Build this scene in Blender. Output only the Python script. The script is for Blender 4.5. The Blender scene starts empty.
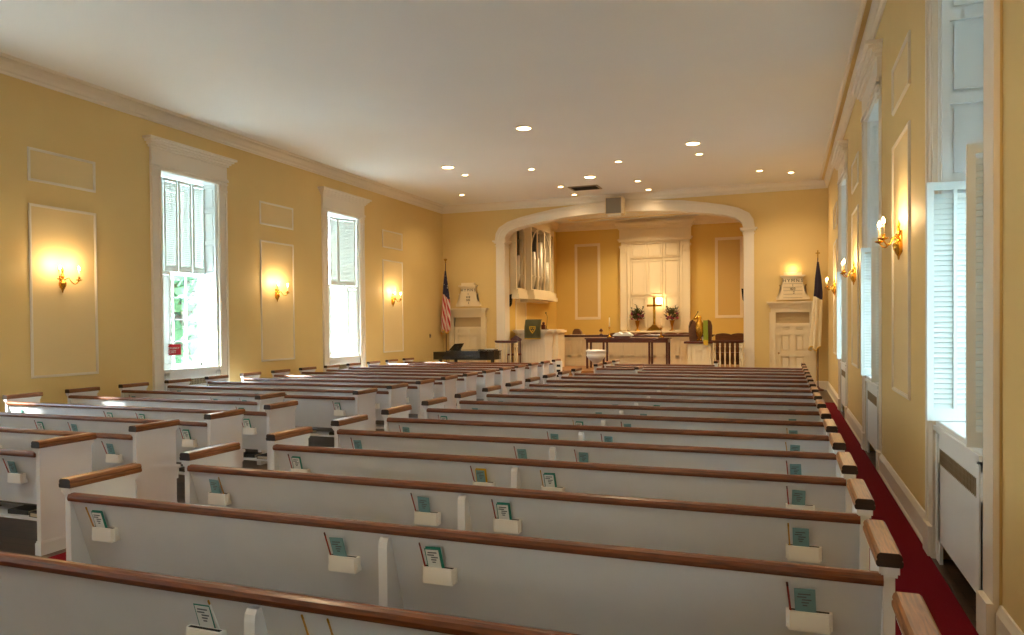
import bpy, bmesh, math, random
from mathutils import Vector, Matrix
random.seed(7)
PI = math.pi
scene = bpy.context.scene
COL = scene.collection

# ------------------------------------------------------------------ materials
def s2l(c):
    return tuple(((v/255)/12.92 if v/255 <= .04045 else ((v/255+.055)/1.055)**2.4) for v in c)

def mat(name, rgb, rough=.5, metal=0, noise=None, bump=None, emit=None, spec=None, coat=0, trans=0, subs=0):
    """noise=(scale, amount, rgb2)  bump=(scale, strength)"""
    m = bpy.data.materials.new(name); m.use_nodes = True
    nt = m.node_tree; b = nt.nodes['Principled BSDF']
    b.inputs['Base Color'].default_value = (*s2l(rgb), 1)
    b.inputs['Roughness'].default_value = rough
    b.inputs['Metallic'].default_value = metal
    if spec is not None: b.inputs['Specular IOR Level'].default_value = spec
    if coat: b.inputs['Coat Weight'].default_value = coat; b.inputs['Coat Roughness'].default_value = .25
    if trans: b.inputs['Transmission Weight'].default_value = trans
    if emit:
        b.inputs['Emission Color'].default_value = (*s2l(emit[0]), 1); b.inputs['Emission Strength'].default_value = emit[1]
    tc = nt.nodes.new('ShaderNodeTexCoord')
    if noise:
        n = nt.nodes.new('ShaderNodeTexNoise'); n.inputs['Scale'].default_value = noise[0]; n.inputs['Detail'].default_value = 4
        nt.links.new(tc.outputs['Object'], n.inputs['Vector'])
        r = nt.nodes.new('ShaderNodeValToRGB'); r.color_ramp.elements[0].position = .35; r.color_ramp.elements[1].position = .65
        r.color_ramp.elements[0].color = (*s2l(rgb), 1)
        c2 = noise[2]; a = noise[1]; c1 = s2l(rgb); c2l = s2l(c2)
        r.color_ramp.elements[1].color = (*[c1[i]*(1-a)+c2l[i]*a for i in range(3)], 1)
        nt.links.new(n.outputs['Fac'], r.inputs['Fac']); nt.links.new(r.outputs['Color'], b.inputs['Base Color'])
    if bump:
        n2 = nt.nodes.new('ShaderNodeTexNoise'); n2.inputs['Scale'].default_value = bump[0]; n2.inputs['Detail'].default_value = 3
        nt.links.new(tc.outputs['Object'], n2.inputs['Vector'])
        bp = nt.nodes.new('ShaderNodeBump'); bp.inputs['Strength'].default_value = bump[1]; bp.inputs['Distance'].default_value = .01
        nt.links.new(n2.outputs['Fac'], bp.inputs['Height']); nt.links.new(bp.outputs['Normal'], b.inputs['Normal'])
    return m

def wood_mat(name, dark, light, scale=(1, 14, 14), rough=.3, coat=.3):
    m = bpy.data.materials.new(name); m.use_nodes = True
    nt = m.node_tree; b = nt.nodes['Principled BSDF']
    tc = nt.nodes.new('ShaderNodeTexCoord'); mp = nt.nodes.new('ShaderNodeMapping')
    mp.inputs['Scale'].default_value = scale
    n = nt.nodes.new('ShaderNodeTexNoise'); n.inputs['Scale'].default_value = 6; n.inputs['Detail'].default_value = 6
    n.inputs['Distortion'].default_value = .6
    r = nt.nodes.new('ShaderNodeValToRGB')
    r.color_ramp.elements[0].position = .3; r.color_ramp.elements[0].color = (*s2l(dark), 1)
    r.color_ramp.elements[1].position = .7; r.color_ramp.elements[1].color = (*s2l(light), 1)
    nt.links.new(tc.outputs['Object'], mp.inputs['Vector']); nt.links.new(mp.outputs['Vector'], n.inputs['Vector'])
    nt.links.new(n.outputs['Fac'], r.inputs['Fac']); nt.links.new(r.outputs['Color'], b.inputs['Base Color'])
    b.inputs['Roughness'].default_value = rough
    b.inputs['Coat Weight'].default_value = coat; b.inputs['Coat Roughness'].default_value = .2
    return m

def floor_mat():
    m = bpy.data.materials.new('old floorboards'); m.use_nodes = True
    nt = m.node_tree; b = nt.nodes['Principled BSDF']
    tc = nt.nodes.new('ShaderNodeTexCoord')
    br = nt.nodes.new('ShaderNodeTexBrick'); br.inputs['Scale'].default_value = 1
    br.inputs['Brick Width'].default_value = 2.2; br.inputs['Row Height'].default_value = .13
    br.inputs['Mortar Size'].default_value = .004; br.inputs['Mortar'].default_value = (.004, .003, .002, 1)
    br.inputs['Color1'].default_value = (*s2l((92, 70, 52)), 1); br.inputs['Color2'].default_value = (*s2l((66, 48, 36)), 1)
    n = nt.nodes.new('ShaderNodeTexNoise'); n.inputs['Scale'].default_value = 5; n.inputs['Detail'].default_value = 6
    mp = nt.nodes.new('ShaderNodeMapping'); mp.inputs['Scale'].default_value = (1, 12, 1)
    mx = nt.nodes.new('ShaderNodeMixRGB'); mx.blend_type = 'MULTIPLY'; mx.inputs['Fac'].default_value = .5
    nt.links.new(tc.outputs['Object'], br.inputs['Vector']); nt.links.new(tc.outputs['Object'], mp.inputs['Vector'])
    nt.links.new(mp.outputs['Vector'], n.inputs['Vector'])
    nt.links.new(br.outputs['Color'], mx.inputs['Color1']); nt.links.new(n.outputs['Color'], mx.inputs['Color2'])
    nt.links.new(mx.outputs['Color'], b.inputs['Base Color']); b.inputs['Roughness'].default_value = .38
    return m

WALL = mat('yellow wall paint', (224, 196, 132), .62, noise=(1.3, .35, (216, 188, 124)), bump=(60, .03))
FIELD = mat('pale panel paint', (228, 204, 150), .6, noise=(2, .3, (222, 198, 144)))
CHWALL = mat('ochre chancel paint', (224, 188, 98), .6, noise=(1.2, .35, (216, 180, 92)))
CEIL = mat('ceiling plaster', (236, 233, 227), .8, noise=(.6, .4, (230, 227, 221)), bump=(30, .03))
TRIM = mat('cream trim paint', (232, 222, 204), .45)
CTRIM = mat('ivory chancel paint', (236, 218, 182), .5)
WWHITE = mat('white window paint', (235, 238, 236), .4)
SHUT = mat('white louvre paint', (226, 232, 226), .45)
PEW = mat('white pew paint', (222, 222, 224), .42, noise=(3, .5, (212, 212, 214)), bump=(25, .04))
RACK = mat('white rack paint', (236, 232, 224), .4)
WOOD = wood_mat('oiled pew rail wood', (66, 28, 6), (122, 60, 14), rough=.42, coat=.25)
CAPW = wood_mat('worn pew cap wood', (84, 44, 14), (146, 88, 36), scale=(14, 1, 14), rough=.42, coat=.2)
ENDSHADE = wood_mat('end grain with painted shade', (26, 12, 6), (46, 24, 12), rough=.5, coat=.1)  # end grain darkened to carry the shade on the cap ends
DARKW = wood_mat('dark mahogany', (58, 20, 14), (98, 40, 26), rough=.3, coat=.3)
CARVEW = wood_mat('brown carved oak', (88, 52, 26), (120, 76, 40), rough=.45, coat=.1)
FLOOR = floor_mat()
CARPET = mat('crimson carpet', (112, 10, 26), .95, noise=(90, .5, (88, 6, 18)), bump=(220, .25), spec=.1)
SUBFLOOR = mat('tan chancel floor', (150, 104, 56), .5, noise=(4, .5, (130, 88, 46)))
BRASS = mat('polished brass', (214, 160, 62), .25, 1)
OLDBRASS = mat('aged brass', (176, 132, 52), .35, 1)
BLACK = mat('black lacquer', (12, 12, 14), .12, coat=.5)
DARK = mat('dark opening', (16, 13, 10), .8)
GREYF = mat('grey speaker grille', (150, 140, 126), .8, noise=(120, .5, (120, 112, 100)))
GRILLE = mat('bronze grille', (150, 134, 104), .5, .2)
PIPE = mat('tin organ pipe', (206, 196, 174), .35, .55)
GLASS = bpy.data.materials.new('window glass'); GLASS.use_nodes = True
nt = GLASS.node_tree; nt.nodes.remove(nt.nodes['Principled BSDF'])
_t = nt.nodes.new('ShaderNodeBsdfTransparent'); _g = nt.nodes.new('ShaderNodeBsdfGlossy'); _m = nt.nodes.new('ShaderNodeMixShader')
_g.inputs['Roughness'].default_value = .02; _m.inputs['Fac'].default_value = .06; _t.inputs['Color'].default_value = (.93, .98, .97, 1)
nt.links.new(_t.outputs[0], _m.inputs[1]); nt.links.new(_g.outputs[0], _m.inputs[2]); nt.links.new(_m.outputs[0], nt.nodes['Material Output'].inputs['Surface'])
CANDLE = mat('ivory candle', (244, 232, 200), .5)
BULB = mat('lit candle bulb', (255, 220, 150), .4, emit=((255, 196, 110), 60))
LAMP = mat('lit downlight', (255, 235, 200), .4, emit=((255, 214, 150), 14))
TEAL = mat('teal card', (30, 128, 112), .6)
TEALP = mat('pale blue card', (116, 156, 162), .7)
PAPER = mat('white card', (222, 224, 222), .7)
INK = mat('grey print', (92, 100, 106), .8)
YELC = mat('yellow card', (214, 168, 30), .6)
PENR = mat('red pencil', (150, 40, 26), .4)
PENY = mat('wooden pencil', (190, 140, 62), .5)
BOOK = mat('dark green hymnal cover', (30, 28, 24), .5)
PAGE = mat('book pages', (206, 194, 168), .8)
GREENC = mat('olive green cloth', (108, 106, 72), .85, noise=(60, .5, (92, 92, 60)))
LIME = mat('light green cloth', (140, 150, 40), .8)
GOLD = mat('gold thread', (224, 178, 44), .5, .2)
REDS = mat('red sign', (206, 26, 56), .5)
LEAF = mat('vase greenery', (64, 70, 26), .7, noise=(20, .6, (96, 96, 36)))
PINK = mat('rose petals', (170, 60, 84), .7, noise=(20, .6, (120, 30, 60)))
CREAMF = mat('cream petals', (220, 190, 120), .7)
GROUND = mat('pale bounce ground', (198, 204, 210), .95, noise=(.3, .5, (180, 186, 188)))
TREE = mat('tree leaves', (58, 96, 66), .8, noise=(2, .6, (84, 124, 84)))
BARK = mat('bark', (84, 72, 60), .9)
SIDING = mat('pale house siding', (206, 190, 184), .8)
GREYW = mat('grey light blocker', (160, 174, 182), .8)
LABELINK = mat('dark number ink', (48, 36, 30), .8)
MAROON = mat('maroon cushion', (92, 22, 24), .8)
BRICK = mat('far glass', (70, 80, 88), .2)

# ------------------------------------------------------------------ mesh helpers
def obj(name, bm, m, parent=None, smooth=False, loc=None):
    me = bpy.data.meshes.new(name)
    bmesh.ops.recalc_face_normals(bm, faces=bm.faces)
    bm.to_mesh(me); bm.free()
    ms = m if isinstance(m, (list, tuple)) else [m]
    for x in ms: me.materials.append(x)
    if smooth:
        for p in me.polygons: p.use_smooth = True
    o = bpy.data.objects.new(name, me); COL.objects.link(o)
    if parent is not None: o.parent = parent
    if loc: o.location = loc
    return o

def thing(name, label=None, cat=None, loc=(0, 0, 0), rz=0, group=None, kind=None):
    o = bpy.data.objects.new(name, None); COL.objects.link(o); o.empty_display_size = .1
    o.location = loc; o.rotation_euler = (0, 0, rz)
    return tag(o, label, cat, group, kind)

def tag(o, label=None, cat=None, group=None, kind=None):
    if label: o['label'] = label
    if cat: o['category'] = cat
    if group: o['group'] = group
    if kind: o['kind'] = kind
    return o

def struct(name, bm, m, label=None, cat=None, smooth=False, parent=None):
    o = obj(name, bm, m, parent, smooth)
    if parent is None: tag(o, label, cat, None, 'structure')
    return o

def B(bm, x0, x1, y0, y1, z0, z1, bev=0, mi=0, M=None):
    vs = [bm.verts.new(Vector((x, y, z)) if M is None else M @ Vector((x, y, z))) for x in (x0, x1) for y in (y0, y1) for z in (z0, z1)]
    fs = []
    for f in ((0, 1, 3, 2), (4, 6, 7, 5), (0, 4, 5, 1), (2, 3, 7, 6), (0, 2, 6, 4), (1, 5, 7, 3)):
        fc = bm.faces.new([vs[i] for i in f]); fc.material_index = mi; fs.append(fc)
    if bev:
        es = {e for f in fs for e in f.edges}
        r = bmesh.ops.bevel(bm, geom=list(es), offset=bev, segments=1, affect='EDGES')
        for f in r['faces']: f.material_index = mi
    return bm

def box(*a, **k): return B(bmesh.new(), *a, **k)

def prism(bm, pts, axis, a, b, mi=0):
    """pts = closed 2-D outline; axis = extrusion axis; the other two axes in xyz order take the points"""
    def v(p, t):
        if axis == 0: return Vector((t, p[0], p[1]))
        if axis == 1: return Vector((p[0], t, p[1]))
        return Vector((p[0], p[1], t))
    A = [bm.verts.new(v(p, a)) for p in pts]; C = [bm.verts.new(v(p, b)) for p in pts]
    n = len(pts)
    for i in range(n):
        f = bm.faces.new((A[i], A[(i+1) % n], C[(i+1) % n], C[i])); f.material_index = mi
    for L in (A, C):
        f = bm.faces.new(L); f.material_index = mi
        bmesh.ops.triangulate(bm, faces=[f])
    return bm

def lathe(bm, prof, seg=16, c=(0, 0, 0), mi=0):
    rings = []
    for r, z in prof:
        if r < 1e-5: rings.append([bm.verts.new((c[0], c[1], c[2]+z))])
        else: rings.append([bm.verts.new((c[0]+r*math.cos(2*PI*i/seg), c[1]+r*math.sin(2*PI*i/seg), c[2]+z)) for i in range(seg)])
    for a, b in zip(rings[:-1], rings[1:]):
        for i in range(seg):
            j = (i+1) % seg
            if len(a) == 1 and len(b) == 1: continue
            if len(a) == 1: f = bm.faces.new((a[0], b[i], b[j]))
            elif len(b) == 1: f = bm.faces.new((a[i], a[j], b[0]))
            else: f = bm.faces.new((a[i], a[j], b[j], b[i]))
            f.material_index = mi
    for r in (rings[0], rings[-1]):
        if len(r) > 2:
            f = bm.faces.new(r); f.material_index = mi
    return bm

def tube(bm, pts, r, seg=8, mi=0):
    pts = [Vector(p) for p in pts]; rings = []
    rr = r if isinstance(r, (list, tuple)) else [r]*len(pts)
    for i, p in enumerate(pts):
        d = (pts[min(i+1, len(pts)-1)]-pts[max(i-1, 0)]).normalized()
        up = Vector((0, 0, 1)) if abs(d.z) < .95 else Vector((1, 0, 0))
        a = d.cross(up).normalized(); b = d.cross(a).normalized()
        rings.append([bm.verts.new(p+(a*math.cos(2*PI*k/seg)+b*math.sin(2*PI*k/seg))*rr[i]) for k in range(seg)])
    for A, C in zip(rings[:-1], rings[1:]):
        for k in range(seg):
            f = bm.faces.new((A[k], A[(k+1) % seg], C[(k+1) % seg], C[k])); f.material_index = mi
    bm.faces.new(rings[0]).material_index = mi; bm.faces.new(rings[-1]).material_index = mi
    return bm

def ball(bm, c, r, seg=8, mi=0, sz=1):
    n = seg//2+1
    prof = [(r*math.sin(PI*i/n), -r*sz*math.cos(PI*i/n)) for i in range(n+1)]
    return lathe(bm, prof, seg, c, mi)

def dup(src, parent=None):
    c = src.copy(); COL.objects.link(c); c.parent = parent
    for ch in list(src.children):
        dup(ch, c)
    return c

def textmesh(name, s, size, m, parent, mtx, ext=.003):
    cu = bpy.data.curves.new(name, 'FONT'); cu.body = s; cu.size = size; cu.extrude = ext; cu.align_x = 'CENTER'; cu.resolution_u = 2; cu.space_character = 1.45 if s == 'HYMNS' else 1
    t = bpy.data.objects.new(name, cu); COL.objects.link(t)
    dg = bpy.context.evaluated_depsgraph_get()
    me = bpy.data.meshes.new_from_object(t.evaluated_get(dg)); me.transform(mtx)
    COL.objects.unlink(t); bpy.data.objects.remove(t)
    me.materials.clear(); me.materials.append(m); me.name = name
    o = bpy.data.objects.new(name, me); COL.objects.link(o); o.parent = parent
    return o

ORD = ['nearest', 'second', 'third', 'fourth', 'fifth', 'sixth', 'seventh', 'eighth', 'ninth', 'tenth', 'eleventh', 'twelfth',
       'thirteenth', 'fourteenth', 'fifteenth', 'sixteenth', 'seventeenth', 'eighteenth']

# ------------------------------------------------------------------ room measures (metres)
XL, XR, D, ZC = -10.352, 1.0825, 21.43, 5.63
YB = -6.0; TH = .5
CXL, CXR, CB, CF = -8.22, -1.06, 27.0, .45      # chancel
WY = [-4.41, .63, 5.67, 10.71, 15.75]           # window centres, left
WYR = [y-.05 for y in WY]                        # right
OW, OZ0, OZ1, MID = .70, 1.06, 4.6, 2.84         # half opening, sill, head, shutter break
CXC = -4.64

def side_wall(name, Xw, s):
    bm = bmesh.new()
    a, b = sorted((Xw, Xw+s*TH))
    ys = [YB-.3]
    for y in WY:
        B(bm, a, b, ys[-1], y-OW, 0, ZC+.1)
        B(bm, *sorted((Xw+s*.12, Xw+s*TH)), y-OW, y+OW, 0, OZ0-.04); B(bm, a, b, y-OW, y+OW, OZ1, ZC+.1)
        ys.append(y+OW)
    B(bm, a, b, ys[-1], D+.5, 0, ZC+.1)
    return struct(name, bm, WALL)
side_wall('wall_left', XL, -1); 
# right wall: the part nearest the camera is set back a few centimetres
bm = bmesh.new(); ye = YB-.3
for k, y in enumerate(WYR):
    xa = XR+.035 if k < 2 else XR
    if k == 2: B(bm, XR+.035, XR+TH, ye, 4.71, 0, ZC+.1); ye = 4.71
    B(bm, xa, XR+TH, ye, y-OW, 0, ZC+.1); ye = y+OW
    B(bm, XR+.12, XR+TH, y-OW, y+OW, 0, OZ0-.04); B(bm, xa, XR+TH, y-OW, y+OW, OZ1, ZC+.1)
B(bm, XR, XR+TH, ye, D+.5, 0, ZC+.1)
struct('wall_right', bm, WALL)
struct('wall_back', box(XL-TH, XR+TH, YB-.5, YB, 0, ZC+.1), WALL)
struct('floor', box(XL-TH, XR+TH, YB-.5, D, -.2, 0), FLOOR)
struct('ceiling', box(XL-TH, XR+TH, YB-.5, D+.5, ZC, ZC+.2), CEIL)

# arch
HALF_O = [(3.84, 4.46), (3.81, 4.66), (3.70, 4.84), (3.42, 5.0), (3.0, 5.12), (2.5, 5.215), (1.9, 5.31), (1.2, 5.375), (.6, 5.4)]
HALF_I = [(3.56, 4.46), (3.51, 4.62), (3.36, 4.75), (3.1, 4.84), (2.66, 4.915), (2.2, 4.985), (1.6, 5.06), (1.0, 5.10), (.5, 5.12)]
outer = [(CXC-a, z) for a, z in HALF_O]+[(CXC, 5.41)]+[(CXC+a, z) for a, z in reversed(HALF_O)]
inner = [(CXC-a, z) for a, z in HALF_I]+[(CXC, 5.13)]+[(CXC+a, z) for a, z in reversed(HALF_I)]
bm = bmesh.new()
B(bm, XL-.1, outer[0][0], D, D+.35, 0, ZC+.1); B(bm, outer[-1][0], XR+.1, D, D+.35, 0, ZC+.1)
for p, q in zip(outer[:-1], outer[1:]): prism(bm, [p, q, (q[0], ZC+.1), (p[0], ZC+.1)], 1, D, D+.35)
struct('wall_front', bm, WALL)
bm = bmesh.new()
def band(bm, O, I, y0, y1):
    n = len(O)
    for i in range(n-1):
        prism(bm, [O[i], O[i+1], I[i+1], I[i]], 1, y0, y1)
band(bm, outer, inner, D-.05, D+.37)
o2 = [(CXC+(x-CXC)*1.006, z+.02) for x, z in outer]
band(bm, o2, [(x+(CXC-x)*.016, z-.06) for x, z in outer], D-.08, D-.05)
struct('trim_arch', bm, TRIM)
for k, s in enumerate((-1, 1)):
    bm = bmesh.new()
    xo, xi = CXC+s*3.84, CXC+s*3.56
    a, b = sorted((xo, xi))
    B(bm, a, b, D-.05, D+.37, 0, 4.38)
    B(bm, a+.06, b-.06, D-.06, D-.05, .4, 4.25)
    for z0, z1, e in ((4.38, 4.42, .05), (4.42, 4.46, .09), (4.29, 4.31, .02), (0, .25, .03)):
        B(bm, a-e, b+e, D-.05-e, D+.37+e*.3, z0, z1)
    struct('trim_%d' % (k+1), bm, TRIM)

# cornice round the nave
def cornice(bm, Xw, s):
    pr = [(0, 5.415), (.02, 5.415), (.028, 5.45), (.05, 5.47), (.06, 5.52), (.09, 5.58), (.10, 5.63), (0, 5.63)]
    prism(bm, [(Xw-s*p[0], p[1]) for p in pr], 1, YB, D)
    st = [(.165, 5.63), (.165, 5.605), (.18, 5.595), (.21, 5.605), (.225, 5.63)]
    prism(bm, [(Xw-s*p[0], p[1]) for p in st], 1, YB, D-.165)
for nm, Xw, s in (('trim_3', XL, -1), ('trim_4', XR, 1)):
    bm = bmesh.new(); cornice(bm, Xw, s); struct(nm, bm, TRIM)
bm = bmesh.new()
pr = [(0, 5.415), (.02, 5.415), (.028, 5.45), (.05, 5.47), (.06, 5.52), (.09, 5.58), (.10, 5.63), (0, 5.63)]
prism(bm, [(D-p[0], p[1]) for p in pr], 0, XL, XR)
prism(bm, [(D-p[0], p[1]) for p in [(.165, 5.63), (.165, 5.605), (.18, 5.595), (.21, 5.605), (.225, 5.63)]], 0, XL+.2, XR-.2)
struct('trim_5', bm, TRIM)
for nm, a, b in (('trim_6', XL+.1, XL+.165), ('trim_7', XR-.165, XR-.1)):
    struct(nm, box(a, b, YB, D, ZC-.004, ZC+.01), WALL)

# baseboards
def base_run(bm, Xw, s, y0, y1):
    pr = [(0, 0), (.045, 0), (.045, .02), (.032, .04), (.032, .19), (.02, .215), (.012, .235), (0, .235)]
    prism(bm, [(Xw-s*p[0], p[1]) for p in pr], 1, y0, y1)
CW = .92   # casing half width
for nm, Xw, s in (('baseboard_left', XL, -1), ('baseboard_right', XR, 1)):
    bm = bmesh.new(); ye = YB
    for k, y in enumerate(WY if s < 0 else WYR):
        if s == 1 and k < 2: base_run(bm, Xw+.035, s, ye, y-CW); ye = y+CW; continue
        if s == 1 and k == 2: base_run(bm, Xw+.035, s, ye, 4.70); ye = y+CW; continue
        base_run(bm, Xw, s, ye, y-CW); ye = y+CW
    base_run(bm, Xw, s, ye, D)
    struct(nm, bm, TRIM)
bm = bmesh.new()
for a, b in ((XL, -10.17), (-8.76, CXC-3.87), (CXC+3.87, -.46), (.78, XR)):
    prism(bm, [(D-p[0], p[1]) for p in [(0, 0), (.045, 0), (.032, .04), (.032, .2), (.012, .235), (0, .235)]], 0, a, b)
struct('baseboard_front', bm, TRIM)

# ------------------------------------------------------------------ windows (u = along the wall, d = depth outward)
def WM(Xw, s, yc):
    """maps local (d, u, z) to the room; d>0 is outward"""
    return Matrix(((s, 0, 0, Xw), (0, 1, 0, yc), (0, 0, 1, 0), (0, 0, 0, 1)))

def louvre_leaf(parent, M, p0, p1, z0, z1, panels=2):
    """a shutter leaf standing between plan points p0, p1 (d,u)"""
    a = Vector((p0[0], p0[1], 0)); b = Vector((p1[0], p1[1], 0)); L = (b-a).length
    ang = math.atan2((b-a).y, (b-a).x)
    T = M @ Matrix.Translation(a) @ Matrix.Rotation(ang, 4, 'Z')
    bm = bmesh.new(); w = .045
    B(bm, 0, w, -.014, .014, z0, z1, M=T); B(bm, L-w, L, -.014, .014, z0, z1, M=T)
    B(bm, w, L-w, -.014, .014, z0, z0+.09, M=T); B(bm, w, L-w, -.014, .014, z1-.06, z1, M=T)
    if panels == 2: B(bm, L/2-.012, L/2+.012, -.02, -.012, z0+.09, z1-.06, M=T)
    sh = obj('shutter', bm, SHUT, parent)
    bm = bmesh.new(); n = int((z1-z0-.15)/.038); c, sn = math.cos(1.12), math.sin(1.12)
    for i in range(n):
        z = z0+.09+.019+i*.038; h = .0198
        vs = [bm.verts.new(T @ Vector(v)) for v in ((w, -h*c, z-h*sn), (L-w, -h*c, z-h*sn), (L-w, h*c, z+h*sn), (w, h*c, z+h*sn))]
        v2 = [bm.verts.new(T @ Vector((v[0], v[1]+.004, v[2]-.004))) for v in ((w, -h*c, z-h*sn), (L-w, -h*c, z-h*sn), (L-w, h*c, z+h*sn), (w, h*c, z+h*sn))]
        bm.faces.new(vs); bm.faces.new(v2)
        for i0, i1 in ((0, 1), (2, 3)): bm.faces.new((vs[i0], vs[i1], v2[i1], v2[i0]))
    obj('louvres', bm, SHUT, sh)

def window(n, Xw, s, yc, mode):
    M = WM(Xw, s, yc); near_cut = (s == 1 and n == 8)
    w = thing('window_%d' % n, kind='structure')
    bm = bmesh.new()
    ul = -CW
    # casing: jambs to the floor, frieze, cap
    B(bm, -.035 if s < 0 else -.010, .02, ul, -OW, 0, 4.76, M=M); B(bm, -.035, .02, OW, CW, 0, 4.76, M=M)
    if s < 0: B(bm, -.05, -.035, ul, ul+.05, 0, 4.7, M=M)
    B(bm, -.05, -.035, CW-.05, CW, 0, 4.7, M=M)
    if s < 0: B(bm, -.045, -.035, -OW-.05, -OW-.02, OZ0, OZ1, M=M)
    B(bm, -.045, -.035, OW+.02, OW+.05, OZ0, OZ1, M=M)
    B(bm, -.035, .02, -OW, OW, OZ1, 4.76, M=M)
    for z0, z1, e in ((4.46, 4.50, .015), (4.60, 4.63, .02), (4.66, 4.70, .03)):
        B(bm, -.035-e, -.03, ul-e, -OW-.03, z0, z1, M=M); B(bm, -.035-e, -.03, OW+.03, CW+e, z0, z1, M=M)
    B(bm, -.06, -.03, ul-.02, CW+.02, 4.66, 4.72, M=M)
    B(bm, -.05, 0, ul, CW, 4.72, 4.98, M=M)
    for z0, z1, e in ((4.96, 5.0, .03), (5.0, 5.04, .06), (5.04, 5.08, .10), (5.08, 5.12, .14)):
        B(bm, -.05-e, 0, ul-e, CW+e, z0, z1, M=M)
    B(bm, -.065 if s < 0 else -.045, -.008, ul-.01, -OW-.01, 0, .24, M=M); B(bm, -.065, -.035, OW+.01, CW+.01, 0, .24, M=M)
    obj('window_frame', bm, TRIM if s == 1 else TRIM, w)
    # panelled reveals
    bm = bmesh.new()
    for u0, u1, q in ((-OW-.001, -OW+.012, 1), (OW-.012, OW+.001, -1)):
        B(bm, 0, .42, u0, u1, OZ0, OZ1, M=M)
        uu = (u1, u1+.028) if q == 1 else (u0-.028, u0); u2 = (u1, u1+.014) if q == 1 else (u0-.014, u0)
        for a, b in ((.02, .07), (.33, .38)): B(bm, a, b, uu[0], uu[1], OZ0, OZ1, M=M)
        for z0, z1 in ((OZ0, OZ0+.1), (1.9, 1.98), (2.8, 2.88), (3.42, 3.5), (4.04, 4.12), (OZ1-.08, OZ1)):
            B(bm, .07, .33, uu[0], uu[1], z0, z1, M=M)
        for z0, z1 in ((1.16, 1.9), (1.98, 2.8), (2.88, 3.42), (3.5, 4.04), (4.12, 4.52)): B(bm, .10, .30, u2[0], u2[1], z0+.03, z1-.03, M=M)
    B(bm, 0, .42, -OW, OW, OZ1-.012, OZ1, M=M)
    obj('reveal', bm, WWHITE, w)
    obj('window_sill', B(bmesh.new(), -.03 if s < 0 else -.015, .5, -OW, OW, OZ0-.04, OZ0, bev=.006, M=M), WWHITE, w)
    # sash
    bm = bmesh.new(); zc = 2.83
    for z0, z1, d in ((OZ0, zc+.02, .42), (zc-.02, OZ1, .45)):
        B(bm, d, d+.035, -OW, -OW+.06, z0, z1, M=M); B(bm, d, d+.035, OW-.06, OW, z0, z1, M=M)
        B(bm, d, d+.035, -OW, OW, z0, z0+.07, M=M); B(bm, d, d+.035, -OW, OW, z1-.05, z1, M=M)
        for k in range(1, 4):
            u = -OW+.06+(2*OW-.12)*k/4; B(bm, d+.005, d+.03, u-.013, u+.013, z0+.07, z1-.05, M=M)
        for k in range(1, 4):
            z = z0+.07+(z1-z0-.12)*k/4; B(bm, d+.005, d+.03, -OW+.06, OW-.06, z-.013, z+.013, M=M)
    obj('sash', bm, WWHITE, w)
    bm = bmesh.new(); B(bm, .435, .438, -OW+.05, OW-.05, OZ0+.05, zc, M=M); B(bm, .465, .468, -OW+.05, OW-.05, zc, OZ1-.04, M=M)
    obj('pane', bm, GLASS, w)
    # shutters
    q = OW/2-.005
    up = (MID+.01, OZ1-.03); lo = (OZ0+.005, MID-.005)
    if mode == 'closed_top':
        for k in range(4): louvre_leaf(w, M, (.3, -OW+.01+k*q*1.005), (.3, -OW+(k+1)*q), *up)
        louvre_leaf(w, M, (.02, -OW+.03), (.14, -OW+.33), *lo)
        louvre_leaf(w, M, (.01, OW-.035), (.36, OW-.035), *lo)
    elif mode == 'ajar_top':
        louvre_leaf(w, M, (.3, -OW+.01), (.3, -OW+q), *up); louvre_leaf(w, M, (.3, -.15), (.3, -.15+q), *up)
        louvre_leaf(w, M, (.3, -.15+q), (.06, OW-.06), *up)
        louvre_leaf(w, M, (.02, -OW+.03), (.14, -OW+.33), *lo)
        louvre_leaf(w, M, (.02, OW-.035), (.20, OW-.28), *lo)
    else:       # right-hand windows: lower leaves folded out into the room
        for k in range(4): louvre_leaf(w, M, (.33, -OW+.01+k*q*1.005), (.33, -OW+(k+1)*q), *up)
        louvre_leaf(w, M, (-.095, OW-.12), (.28, OW-.06), *lo)
        louvre_leaf(w, M, (-.088, -OW+.03), (.28, -OW+.03), *lo, panels=1)
    return w, M

def radiator(name, M, yc, s, label):
    r = thing(name, label, 'radiator cover')
    bm = bmesh.new(); d0, d1 = -.012, .01; u = OW
    B(bm, d0, d1, -u, u, .92, 1.015, M=M); B(bm, d0, d1, -u, u, .17, .75, M=M)
    B(bm, d0, d1, -u, -.55, 0, 1.02, M=M); B(bm, d0, d1, .55, u, 0, 1.02, M=M); B(bm, d0, d1, -.55, .55, .86, .92, M=M)
    B(bm, -.03, .01, -u, u, .985, 1.02, M=M)
    B(bm, -.022, -.012, -u+.04, -.60, .06, .96, M=M); B(bm, -.022, -.012, .60, u-.04, .06, .96, M=M)
    obj('cover_panel', bm, WWHITE, r)
    bm = bmesh.new()
    B(bm, .06, .065, -.56, .56, .74, .87, mi=1, M=M)
    for k in range(29):
        a = -.55+k*1.1/28; B(bm, -.013, -.002, a-.010, a+.010, .745, .865, M=M)
    for z in (.785, .825): B(bm, -.011, .003, -.55, .55, z-.003, z+.003, M=M)
    obj('grille', bm, (GRILLE, DARK), r)
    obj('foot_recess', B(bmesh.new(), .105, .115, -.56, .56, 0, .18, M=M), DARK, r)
    return r

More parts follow.
